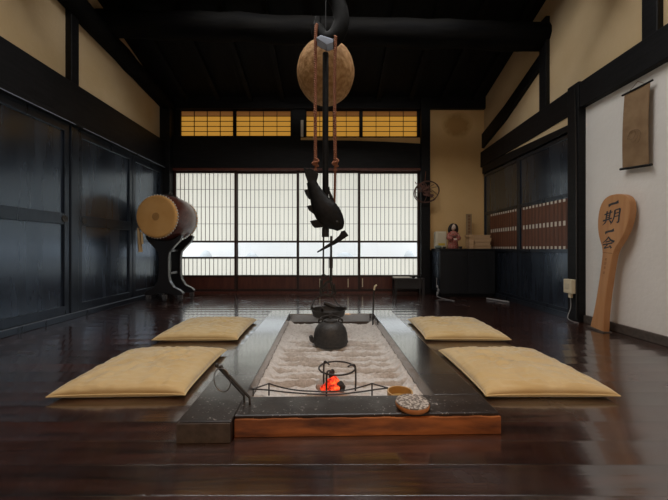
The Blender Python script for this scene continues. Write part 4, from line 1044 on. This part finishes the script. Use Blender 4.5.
for i, (a_, b_, hgt, lab) in enumerate(((470, 474.6, .19, 'upright pale box beside the stack of boxes'),)):
    x0, x1 = (a_-CX)*4.22/F, (b_-CX)*4.22/F
    b = MB(); b.box(x0, x1-.004, 4.235, 4.36, zz, zz+hgt*.8); b.box(x0-.01, x1-.004, 4.232, 4.363, zz+hgt*.8+.001, zz+hgt); tag(b.build('upright_box', M['box_wood'], loc=((x0+x1)/2,4.30,zz), bevel=.002), lab, 'box')
for px, r_, m_, lab in ((434.5+10.5, .022, 'iron', 'small dark cup between the white box and the doll'), (461, .024, 'charcoal', 'small black bowl right of the doll'), (466, .018, 'bamboo', 'tiny tan cup beside the upright pale box')):
    c = Vector(((px-CX)*4.2/F, 4.22, cz))
    b = MB(); b.lathe([(0,.001),(r_*.6,.001),(r_*.95,r_*.6),(r_,r_*1.3),(r_*.88,r_*1.3),(r_*.8,r_*.6),(0,r_*.3)], c, n=20, caps=False); tag(b.build('small_cup', M[m_], loc=c, smooth=True), lab, 'cup')

c = Vector(((438-CX)*4.25/F, 4.24, cz)); b = MB(); b.ball(c+Vector((0,0,.022)), .045, .03, .022, 16, 10)
for i, v in enumerate(b.v): b.v[i] = tuple(Vector(v) + Vector((0,0,.006*mn.noise(Vector(v)*60))))
tag(b.build('folded_cloth', M['teal'], loc=c, smooth=True), 'crumpled grey green cloth before the white box on the cabinet', 'cloth')
# wreath on the post
wc = Vector(((426.2-CX)*4.47/F, 4.465, CH+(CY-192)*4.47/F))
wr = thing('vine_wreath', wc, 'brown vine wreath hanging on the black post', 'wreath')
b = MB()
for i, (r_, e_, ro, t_) in enumerate(((.182,.148,.42,.006),(.172,.150,.40,.005),(.186,.138,.46,.005),(.166,.142,.36,.004))):
    b.ring(wc+Vector((.002*i,-.012*(i % 2)-.005,0)), r_, t_, axis=(0,-1,0), n=44, ry=e_, rot=ro*(1 if i != 2 else .8))
b.build('ring', M['vine'], wr, smooth=True)
lf = MB(); random.seed(11)
for i in range(46):
    c = wc + Vector((-.02+.055*(_t:=random.gauss(0,1))+random.gauss(0,.03), -.015-random.random()*.03, .015-.06*_t+random.gauss(0,.03)))
    a_ = random.uniform(0, 2*PI); l_ = random.uniform(.025,.045); d_ = Vector((math.cos(a_), random.uniform(-.3,.3), math.sin(a_))); s_ = Vector((-d_.z, .25, d_.x))
    lf.add([c-d_*l_, c+s_*l_*.3+Vector((0,-.006,0)), c+d_*l_, c-s_*l_*.3+Vector((0,-.004,0)), c-d_*l_+Vector((0,.002,0)), c+s_*l_*.3+Vector((0,-.003,0)), c+d_*l_+Vector((0,.002,0)), c-s_*l_*.3], [(0,1,2,3),(7,6,5,4),(0,4,5,1),(1,5,6,2),(2,6,7,3),(3,7,4,0)])
for i in range(7):
    a_ = random.uniform(0, 2*PI); p = wc+Vector((math.cos(a_)*.17, -.01, math.sin(a_)*.14)); q_ = wc+Vector((random.uniform(-.06,.06), -.03, random.uniform(-.06,.06)))
    lf.tube([p, (p+q_)/2+Vector((0,-.015,.01)), q_], .004, 5)
lf.build('dry_leaves', M['leaf'], wr)
b = MB(); b.tube([wc+Vector((-.02,.0,.15)), wc+Vector((0,.02,.30))], .0025, 5); b.build('hanging_cord', M['rope'], wr)

# low black table by the post
lt = thing('low_table', (1.07, 4.38, 0), 'low black table before the right paper door', 'table')
tx0, tx1, ty0, ty1, tz = (394.5-CX)*4.3/F, (425-CX)*4.3/F, 4.30, 4.50, .236
b = MB(); b.box(tx0, tx1, ty0, ty1, tz-.02, tz); b.build('tabletop', M['stand'], lt, bevel=.004)
for x in (tx0+.02, tx1-.02):
    for y in (ty0+.02, ty1-.02):
        b = MB(); b.box(x-.016, x+.016, y-.016, y+.016, 0, tz-.02); b.build('leg', M['stand'], lt, bevel=.002)
b = MB(); b.box(tx0+.03, tx1-.03, ty0+.03, ty0+.042, .09, tz-.02); b.build('apron', M['stand'], lt)
b = MB(); b.box(tx0+.005, tx0+.24, ty0+.03, ty0+.17, tz+.001, tz+.010); tag(b.build('paper_sheets', M['white_paper'], loc=(tx0+.1,ty0+.1,tz), bevel=.002), 'pale sheets lying at the left of the low table', 'paper')
for px, lab in ((413.5, 'small dark cup on the low table, left of its pair'), (418.5, 'small dark cup on the low table, right of its pair')):
    c = Vector(((px-CX)*4.36/F, 4.36, tz))
    b = MB(); b.lathe([(0,.001),(.018,.001),(.026,.016),(.027,.034),(.023,.034),(.02,.012),(0,.008)], c, n=20, caps=False); tag(b.build('tea_cup', M['iron'], loc=c, smooth=True), lab, 'cup', 'cups on the low table')
b = MB(); P = spline([(1.375,4.14,.26),(1.37,4.12,.17),(1.385,4.10,.10),(1.36,4.08,.03),(1.42,4.0,.006),(1.50,3.86,.006)], 6); b.tube(P, .004, 6)
for t in (8, 12, 15): b.ball(P[t], .014, .012, .020, 10, 8)
tag(b.build('extension_cord', M['grey_plastic'], loc=(1.4,4.1,.006), smooth=True), 'tangled grey cord hanging between the low table and the cabinet', 'cord')
b = MB(); b.tube([(1.955,3.98,.012),(2.09,3.72,.012)], .010, 8); tag(b.build('pale_stick', M['grey_plastic'], loc=(2.02,3.85,.002), smooth=True), 'pale thin stick lying on the floor before the cabinet', 'stick')

# ------------------------------------------------------------------ light, world, camera
wd_ = bpy.data.worlds.new('overcast daylight'); SC.world = wd_; wd_.use_nodes = True
bg = wd_.node_tree.nodes['Background']; bg.inputs['Color'].default_value = (.86,.93,1.0,1); bg.inputs['Strength'].default_value = 1.35
pl = thing('pendant_lamp', (.25, -.75, 2.45), 'warm paper pendant lamp hanging behind the viewer', 'lamp')
b = MB(); b.lathe([(.12,-.02),(.22,.14),(.20,.30),(.06,.34)], (.25,-.75,2.33), n=28, caps=False); b.build('lamp_shade', M['off_white'], pl, smooth=True)
b = MB(); b.tube([(.25,-.75,2.62),(.25,-.75,ceil_z(0))], .004, 6); b.build('cord', M['black_plastic'], pl)
ld = bpy.data.lights.new('lamp_bulb', 'SPOT'); ld.energy = 72; ld.color = (1.0,.48,.17); ld.spot_size = math.radians(125); ld.spot_blend = .9; ld.shadow_soft_size = .09  # added warm spot behind the eye, brightens faces turned to the viewer
lo_ = bpy.data.objects.new('lamp_bulb', ld); COL.objects.link(lo_); lo_.location = (.25,-.75,2.38); lo_.rotation_euler = (math.radians(28), 0, 0)

cam = bpy.data.cameras.new('camera'); co = bpy.data.objects.new('camera', cam); COL.objects.link(co)
co.location = (0, 0, CH); co.rotation_euler = (PI/2, 0, 0)
cam.sensor_fit = 'HORIZONTAL'; cam.sensor_width = 36; cam.lens = 36*F/668; cam.shift_x = (334-CX)/668; cam.shift_y = -(250-CY)/668
cam.clip_start = .02
SC.camera = co
SC.view_settings.view_transform = 'Standard'; SC.view_settings.look = 'None'; SC.view_settings.gamma = 1; SC.view_settings.exposure = 0.6
try: SC.view_settings.use_curve_mapping = False
except Exception: pass
SC.cycles.use_denoising = True
SC.cycles.max_bounces = 8; SC.cycles.diffuse_bounces = 4; SC.cycles.sample_clamp_indirect = 4
for o in bpy.data.objects:
    if 'o' in o: del o['o']
